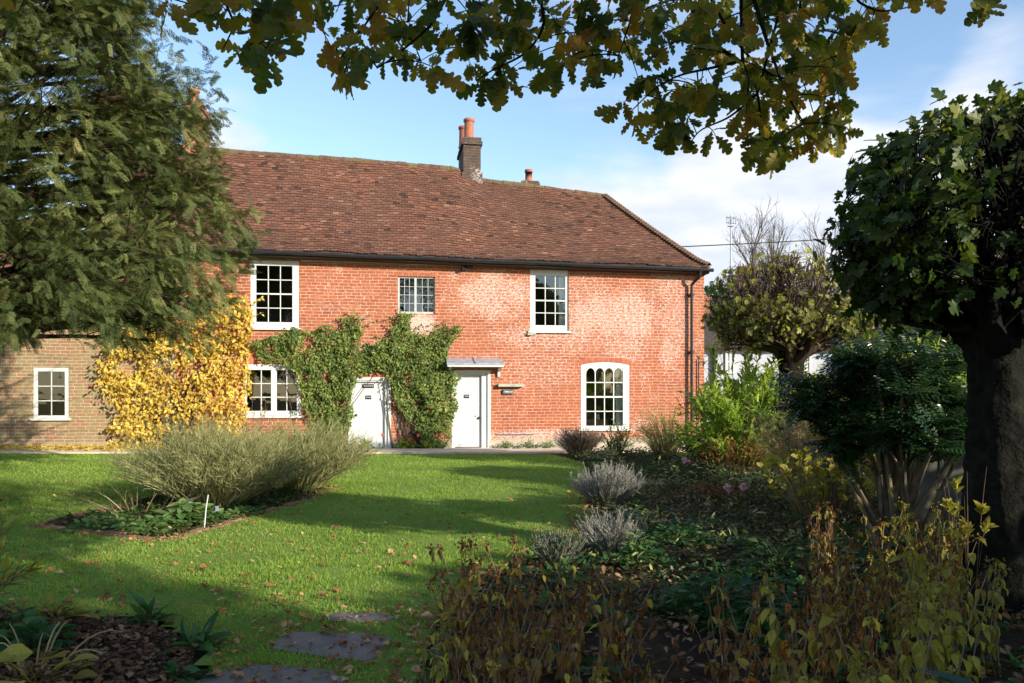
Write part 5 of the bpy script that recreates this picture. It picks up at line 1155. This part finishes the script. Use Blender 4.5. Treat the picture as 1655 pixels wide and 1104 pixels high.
rp = [Wp(x, y, float(Yl(A(x), -.5))) for x, y in ((618, 703), (645, 704), (662, 710), (676, 704), (670, 716), (560, 712), (556, 707), (686, 716), (655, 716), (573, 716), (640, 712))]
flowers('red_flower', ['small red flower at the foot of the wall between and beside the doors']*11, rp, MAT['red'], .05)
flowers('pink_rose', ['pink rose bloom in the middle distance, left one of the pair', 'pink rose bloom, right one of the pair in the middle distance', 'pink bloom low in the shaded border', 'faint pink bloom beside the tangled bush'],
        [Wp(1106, 744, 12.8), Wp(1113, 748, 12.7), Wp(1175, 789, 10.2), Wp(1202, 787, 10.2)], MAT['pink'], .055)
flowers('white_rose', ['white rose bloom under the gothic window', 'smaller white rose bloom right of the other'], [Wp(1019, 710, 20.1), Wp(1011, 716, 20.1)], MAT['white_f'], .035)
flowers('orange_flower', ['small orange flower beside the round twiggy bush']*3, [Wp(963, 722, 19.8), Wp(972, 727, 19.8), Wp(985, 731, 19.8)], MAT['orange'], .03)

# ------------------------------------------------------------------ stepping stones and the near left bed
def stone(pts, label, seed):
    r = random.Random(seed); P = [np.array(G(*p)) for p in pts]; Q = []
    for i in range(len(P)):
        a, b = P[i], P[(i+1) % len(P)]
        for f in (0.08, .36, .64, .92): Q.append(a+(b-a)*f+np.array([r.uniform(-.008, .008), r.uniform(-.008, .008)]))
    c = sum(Q)/len(Q); n = len(Q); m = M()
    V = [(q[0], q[1], -.02) for q in Q]+[(q[0], q[1], .012) for q in Q]+[(*(c+(q-c)*.975), .017) for q in Q]+[(c[0], c[1], .018)]
    m.add(V, [(i, (i+1) % n, n+(i+1) % n, n+i) for i in range(n)]+[(n+i, n+(i+1) % n, 2*n+(i+1) % n, 2*n+i) for i in range(n)]); m.add(V, [(2*n+i, 2*n+(i+1) % n, 3*n) for i in range(n)])
    b = np.array([c[0], c[1], 0]); tag(m.obj('stepping_stone', MAT['flag'], None, b, loc=b), label, 'paving slab', 'stepping stones in the grass')
stone([(425, 1050), (470, 1024), (600, 1028), (634, 1036), (600, 1073), (540, 1068)], 'large slate-grey stepping stone in the middle with wet patches', 1)
stone([(520, 1000), (545, 993), (625, 995), (640, 1001), (620, 1008), (535, 1007)], 'small far stepping stone nearest the lawn', 2)
stone([(330, 1092), (420, 1077), (535, 1086), (560, 1104), (500, 1180), (300, 1180)], 'nearest stepping stone cut by the bottom of the view', 3)

rng = np.random.default_rng(180)
# leaves lying about: the largest singly, the rest as litter
lm = []
for i in range(6):
    tt = crumple(OAK if i < 4 else OVAL, .05, 500+i); mm = M(); mm.add(tt[0]*[1.25, 1, 1.4], tt[1], (i+.5)/6); o = mm.obj('fallen_leaf', MAT['litter_lawn']); lm.append(o)
cnt = 0; first = [True]*6
while cnt < 290:
    y = 4.0/(1-rng.random()*.68); x = rng.uniform(-.66*y, 1.2)
    if not inpoly(np.array([x]), np.array([y]), lawn_poly)[0] or inpoly(np.array([x]), np.array([y]), BED)[0]: continue
    v = int(rng.integers(0, 6)); o = lm[v] if first[v] else lm[v].copy()
    if not first[v]: C.objects.link(o)
    first[v] = False; s = rng.uniform(.035, .08); o.location = (x, y, float(gz(x, y))+.034); o.rotation_euler = (rng.normal(0, .35), rng.normal(0, .35), rng.uniform(0, 2*PI)); o.scale = (s, s, s)
    z_ = 'mid lawn' if y > 7.3 else ('before the stepping stones' if y > 5.4 else 'beside the stepping stones')
    if y > 11: z_ = 'on the far lawn'
    kd = 'dry curled oak leaf' if v < 4 else 'dry oval leaf'
    side = 'left' if x < -2.2 else 'right'
    tag(o, f'{kd} lying on the grass {z_}, {side} side', 'leaf', f'{kd}s {z_}, {side} side'); cnt += 1
for i in range(6):
    if first[i]: bpy.data.objects.remove(lm[i])
def litter(name, label, n, f, size, h, mat):
    x, y = f(n*4); x = x[:n]; y = y[:n]; n = len(x); P = np.stack([x, y, gz(x, y)+h*rng.random(n)+.012], -1); D = unit(rv(n)*[1, 1, .3]); N = unit(np.array([0, 0, 1.])+.35*rv(n))
    l = M(); tt = crumple(OAK, .05, 77); l.scatter(tt[0]*[1.2, 1, 1.3], tt[1], P, frames(D, N), size*rng.uniform(.5, 1.3, n)); tag(l.obj(name, mat), label, 'leaves', None, 'stuff')
def f_lawn(n):
    y = 4.0/(1-rng.random(n)*.78); x = rng.uniform(-.66*y, 1.3); k = inpoly(x, y, lawn_poly) & ~inpoly(x, y, BED) & (vnoise(x, y, 1.2, 3) > .25); return x[k], y[k]
litter('lawn_litter', 'small scattered leaf fragments on the lawn', 1500, f_lawn, .035, .02, MAT['litter_lawn'])
leftbed = np.array([(-3.9, 5.9), (-3.5, 5.75), (-2.37, 5.5), (-1.84, 4.95), (-1.6, 4.3), (-1.5, 3.0), (-4.5, 3.0), (-5, 5.9)])
def f_bed(n):
    x = rng.uniform(-4.6, -1.4, n); y = rng.uniform(3.0, 5.95, n); k = inpoly(x+.1*vnoise(x, y, .2), y, leftbed); return x[k], y[k]
litter('bed_litter', 'deep brown leaf litter covering the near left bed', 8500, f_bed, .045, .03, MAT['litter_bed'])
def f_path(n):
    a = rng.uniform(A(-10), A(300), n); b = -.62-1.0*rng.random(n)**2.5; w = HR(np.stack([a, b, a*0], -1)); return w[:, 0], w[:, 1]
def f_drift(n):
    q = rng.integers(0, 3, n); P_ = np.array([(-5.34, 9.33), (-3.48, 8.44), (-2.85, 11.6), (-2.9, 13.2)]); f_ = rng.random(n)[:, None]; p_ = P_[q]*(1-f_)+P_[q+1]*f_+rng.normal(0, .13, (n, 2)); return p_[:, 0], p_[:, 1]
litter('edge_litter', 'dead leaves drifted against the edge of the lawn bed', 420, f_drift, .05, .03, MAT['litter_lawn'])
def f_edge(n):
    y = rng.uniform(4.5, 14, n); x = np.interp(y, [4.3, 5.4, 6.4, 7.36, 8.27, 9.4, 12.3, 17.6], [-.44, -.51, -.32, .12, .63, .82, 1.12, 1.53])+rng.normal(0, .16, n); return x, y
litter('border_edge_litter', 'dead leaves caught along the edge of the border', 900, f_edge, .05, .03, MAT['litter_lawn'])
litter('wall_foot_litter', 'yellow fallen leaves heaped along the foot of the left wall', 1300, f_path, .09, .10, MAT['gold'])
def f_stone(n):
    x = rng.uniform(-1.7, -.5, n); y = rng.uniform(3.9, 5.8, n); k = (vnoise(x, y, .3, 6) > .55); return x[k], y[k]
litter('stone_litter', 'brown leaf scraps on and around the stepping stones', 130, f_stone, .045, .03, MAT['litter_lawn'])
# plants of the near left bed
bushes('pale_stem_plant', 'broad-leaved dying plant with pale bent stems in the near left bed', 'plant', (-2.55, 4.45), .5, .38, 15, MAT['straw'], sub=0, seed=191, r0=.008, hollow=.5, droop=.4)
leafy('broad_leaf_plant', 'yellow-green broad-leaved plant in the near left corner', 'plant', -2.42, 4.25, .35, .25, 14, MAT['phlox_y'], ROUND, .14, None, 192)
leafy('broad_leaf_plant', 'dark green broad-leaved plant at the far left of the near bed', 'plant', -3.15, 5.1, .4, .16, 60, MAT['hardy'], ROUND, .10, None, 193)
leafy('broad_leaf_plant', 'dull green broad-leaved clump in the middle of the near left bed', 'plant', -2.75, 4.8, .28, .2, 34, MAT['hardy'], ROUND, .12, None, 202)
leafy('broad_leaf_plant', 'olive seedling cluster at the back of the near left bed', 'plant', -3.0, 5.45, .34, .16, 40, MAT['phlox_y'], OVAL, .10, None, 203)
leafy('strappy_plant', 'strappy blue-green clump at the right end of the near left bed', 'plant', -1.85, 4.9, .16, .14, 26, MAT['hardy'], LANCE, .2, None, 194, 1.8)
leafy('strappy_plant', 'dark upright strappy tuft at the back edge of the near left bed', 'plant', -2.35, 5.4, .16, .16, 26, MAT['hardy'], LANCE, .18, None, 195, 2.2)
leafy('broad_leaf_plant', 'low green seedling among litter near the nearest stone', 'plant', -1.75, 4.35, .2, .08, 26, MAT['hardy'], OVAL, .09, None, 196)
bushes('overhanging_shrub', 'drooping leafy twig entering at the left edge above the lawn', 'shrub', (-3.35, 4.95), .45, 1.0, 14, MAT['twig'], sub=2, subL=.2, seed=197, r0=.006, nleaf=90, lsize=.11, leaf=LANCE, leafmat=MAT['phlox_y'], droop=.3, lean=(.12, 0))
leafy('laurel_bush', 'dark glossy laurel leaves close by at the lower right edge', 'shrub', 1.42, 2.0, .42, .95, 60, MAT['laurel'], LANCE, .28, None, 198)
leafy('laurel_bush', 'glossy dark laurel low in the right corner', 'shrub', 1.75, 2.7, .45, .7, 70, MAT['laurel'], LANCE, .26, None, 199)
bushes('ivy_shoot', 'thin upright shoot with small yellow leaves against the thick trunk', 'plant', (2.95, 5.4), .25, 1.05, 9, MAT['twig'], sub=1, subL=.1, seed=200, r0=.004, nleaf=190, lsize=.06, leafmat=MAT['phlox_y'], hollow=.7)
bushes('orange_leaf_plant', 'low plant with vivid orange leaves in the near border', 'plant', (1.22, 3.75), .13, .42, 7, MAT['twig'], sub=1, subL=.07, seed=201, r0=.004, nleaf=34, lsize=.075, leaf=MAPLE, leafmat=MAT['orange'], hollow=.8)

# bench half hidden behind the wispy shrub
bc = world(A(494), -.6, 0); t = thing('garden_bench', bc, 'low blue-grey bench under the window, half hidden by the wispy shrub', 'bench', rz=math.atan(TH))
zb = Z(494, 700, -.6)
for i in range(3):
    m = M(); m.box(-.26, .30, -.17+i*.12, -.07+i*.12, zb-.035, zb); m.obj('seat_board', MAT['bench'], t)
for sx in (-.22, .24):
    m = M(); m.box(sx-.025, sx+.025, -.15, .15, -.02, zb-.036); m.obj('leg', MAT['black'], t)

# ------------------------------------------------------------------ background
rng = np.random.default_rng(210)
cb = np.array([12.2, 33.0, 0.]); cot = thing('white_cottage', cb, 'low white rendered cottage with a dark roof beyond the garden', 'house')
def CP(px, py, Y=32.0): return Wp(px, py, Y)
x0 = CP(1137, 0)[0]; x1 = CP(1600, 0)[0]; zt = CP(0, 553)[2]
m = M(); m.box(x0, x1, 32, 37, -.1, zt); m.obj('wall', MAT['render'], cot, cb)
zr = CP(0, 470, 34.5)[2]
m = M(); m.add([(x0-.3, 31.6, zt-.1), (x1+.3, 31.6, zt-.1), (x1-.5, 34.5, zr), (x0+.1, 34.5, zr-.35), (x0-.3, 37.4, zt-.1), (x1+.3, 37.4, zt-.1)], [(0, 1, 2, 3), (3, 2, 5, 4), (0, 3, 4, 4), (1, 5, 2, 2)][:2]); m.add([(x0-.3, 31.6, zt-.1), (x1+.3, 31.6, zt-.1), (x1+.3, 31.6, zt-.25), (x0-.3, 31.6, zt-.25)], [(0, 1, 2, 3)]); m.obj('roof', MAT['thatch'], cot, cb)
for (px0, px1, py0, py1) in ((1172, 1187, 566, 604), (1290, 1310, 566, 604), (1430, 1450, 566, 604)):
    a = CP(px0, py1, 31.98); b = CP(px1, py0, 31.98); w = M(); fr = .06
    w.box(a[0], b[0], 31.93, 31.99, a[2], a[2]+fr); w.box(a[0], b[0], 31.93, 31.99, b[2]-fr, b[2]); w.box(a[0], a[0]+fr, 31.93, 31.99, a[2]+fr, b[2]-fr); w.box(b[0]-fr, b[0], 31.93, 31.99, a[2]+fr, b[2]-fr); w.box((a[0]+b[0])/2-.02, (a[0]+b[0])/2+.02, 31.94, 31.99, a[2]+fr, b[2]-fr); w.box(a[0]+fr, b[0]-fr, 31.943, 31.989, (a[2]+b[2])/2-.02, (a[2]+b[2])/2+.02)
    wo = w.obj('window', MAT['white'], cot, cb); g = M(); g.add([(a[0]+fr, 31.975, a[2]+fr), (b[0]-fr, 31.975, a[2]+fr), (b[0]-fr, 31.975, b[2]-fr), (a[0]+fr, 31.975, b[2]-fr)], [(0, 1, 2, 3)]); g.obj('pane', MAT['curtain'], wo, None).location = -Vector(cb)
m = M(); xx = CP(1153, 0)[0]; m.tubes([[(xx, 31.9, zt-.2), (xx, 31.9, 2), (xx, 31.9, 0)]], [[.06]*3], 6); m.obj('downpipe', MAT['black'], cot, cb)
def stack(p0, p1, pt, pb, Y, mat, pots, d=.8, ph=.55):
    a = Wp(p0, pt, Y); b = Wp(p1, pb, Y); m = M(); m.box(a[0], b[0], Y, Y+d, b[2]-1.5, a[2]); m.box(a[0]-.05, b[0]+.05, Y-.05, Y+d+.05, a[2]-.25, a[2]-.12); o = m.obj('chimney', mat, cot, cb)
    for q in pots:
        c = Wp(q, pt, Y+.3); m = M(); r = .13; m.lathe([(r*1.1, 0), (r, .08), (r*.9, ph*.8), (r*1.1, ph*.85), (r*1.1, ph), (r*.8, ph), (r*.7, ph-.2)], 12, (c[0], Y+.3, a[2]-.02)); po = m.obj('chimney_pot', MAT['terracotta'], o, cb, smooth=True)
stack(1185, 1224, 444, 470, 34.2, MAT['brick_c'], (1196, 1206.5, 1217), ph=.4); stack(1133, 1148, 476, 500, 33.5, MAT['brick_o'], ())
# aerial
ab = Wp(1181, 470, 34.0); ab[2] = 4.8; t = thing('television_aerial', ab, 'tall thin television aerial mast above the cottage roof', 'aerial')
top = Wp(1181, 352, 34.0)[2]; m = M(); m.tubes([[(ab[0], 34, 4.5), (ab[0], 34, 6.5), (ab[0], 34, top+.1)]], [[.028]*3], 6); m.obj('mast', MAT['metal'], t, ab)
m = M(); 
for zq, L in ((top, .42), (top-.22, .42)): m.tubes([[(ab[0]-L/2, 33.9, zq), (ab[0], 34, zq+.0), (ab[0]+L/2, 34.1, zq)]], [[.014]*3], 4)
for i in range(6): xq = ab[0]-.19+i*.075; m.tubes([[(xq, 33.95, top-.26), (xq, 33.97, top-.1), (xq, 34, top+.05)]], [[.009]*3], 4)
m.box(ab[0]-.12, ab[0]+.1, 33.9, 34.05, top-.36, top-.31); m.obj('antenna', MAT['metal'], t, ab)
# overhead wire
m = M(); a = Wp(1098, 399, 24.5); b = Wp(1700, 352, 30.); f = np.linspace(0, 1, 16)[:, None]; P = a+(b-a)*f; P[:, 2] -= .35*np.sin(f[:, 0]*PI)*.4; m.tubes(P[None], np.full((1, 16), .016), 5)
tag(m.obj('overhead_wire', MAT['black']), 'black overhead wire from the house roof to the right', 'wire')
def bare_tree(px, ytop, ybase, Y, label, seed, wid):
    global rng
    rng = np.random.default_rng(seed); top = Wp(px, ytop, Y); H = top[2]; base = np.array([top[0], Y, 0.]); t = thing('bare_tree', base, label, 'tree', 'bare winter trees on the skyline')
    tr = M(); P0 = bez(base[None], (base+[.3, 0, H*.5])[None], (base+[0, 0, H*.93])[None], 12); tr.tubes(P0, np.linspace(.28, .03, 12)[None], 8); tr.obj('trunk', MAT['twig_far'], t, base)
    P1 = branch(P0, 22, H*.32*wid, .9, .6, 7, .38, .95); P2 = branch(P1, 7, H*.15*wid, .7, .4, 5, .25, 1); P3 = branch(P2, 4, H*.075*wid, .8, .3, 4, .2, 1)
    w = M(); w.tubes(P1, np.linspace(.055, .014, 7)[None].repeat(len(P1), 0), 4); w.tubes(P2, np.linspace(.016, .008, 5)[None].repeat(len(P2), 0), 3); w.tubes(P3, np.linspace(.009, .005, 4)[None].repeat(len(P3), 0), 3); w.obj('crown', MAT['twig_far'], t, base)
bare_tree(1215, 366, 0, 55, 'bare-branched tall tree beside the aerial', 221, 1.0); bare_tree(1250, 378, 0, 58, 'lower bare tree right of the tallest bare tree', 222, 1.0); bare_tree(1330, 395, 0, 62, 'bare tree peeping over the brown pollard', 224, 1.0)
rng = np.random.default_rng(230)
c = Wp(1157, 480, 46); mass('conifer_tree', 'dark evergreen tree just right of the house corner', 'tree', (c[0], 46, c[2]-1.6), (1.3, 1.3, 2.4), 5200, .22, MAT['fir'])
for i, (px, Y, top, w, lab) in enumerate([(1240, 42, 512, 3.2, 'distant green tree behind the cottage left part'), (1420, 44, 480, 4, 'distant green tree behind the cottage right part'), (1640, 30, 470, 3.5, 'distant shrubby tree behind the thick trunk')]):
    c = Wp(px, top, Y); mass('distant_tree', lab, 'tree', (c[0], Y, c[2]/2), (w, w*.7, c[2]/2), 4200, .3, MAT['fir'], group='distant trees beyond the garden')
mass('boundary_hedge', 'green boundary hedge in front of the white cottage', 'hedge', (10.6, 24.5, 1.0), (5.2, .6, 1.0), 8000, .14, MAT['fir'], power=6, trunk=False)
print('objects', len(bpy.data.objects), 'verts', sum(len(o.data.vertices) for o in bpy.data.objects if o.type == 'MESH' and o.data.users == 1))
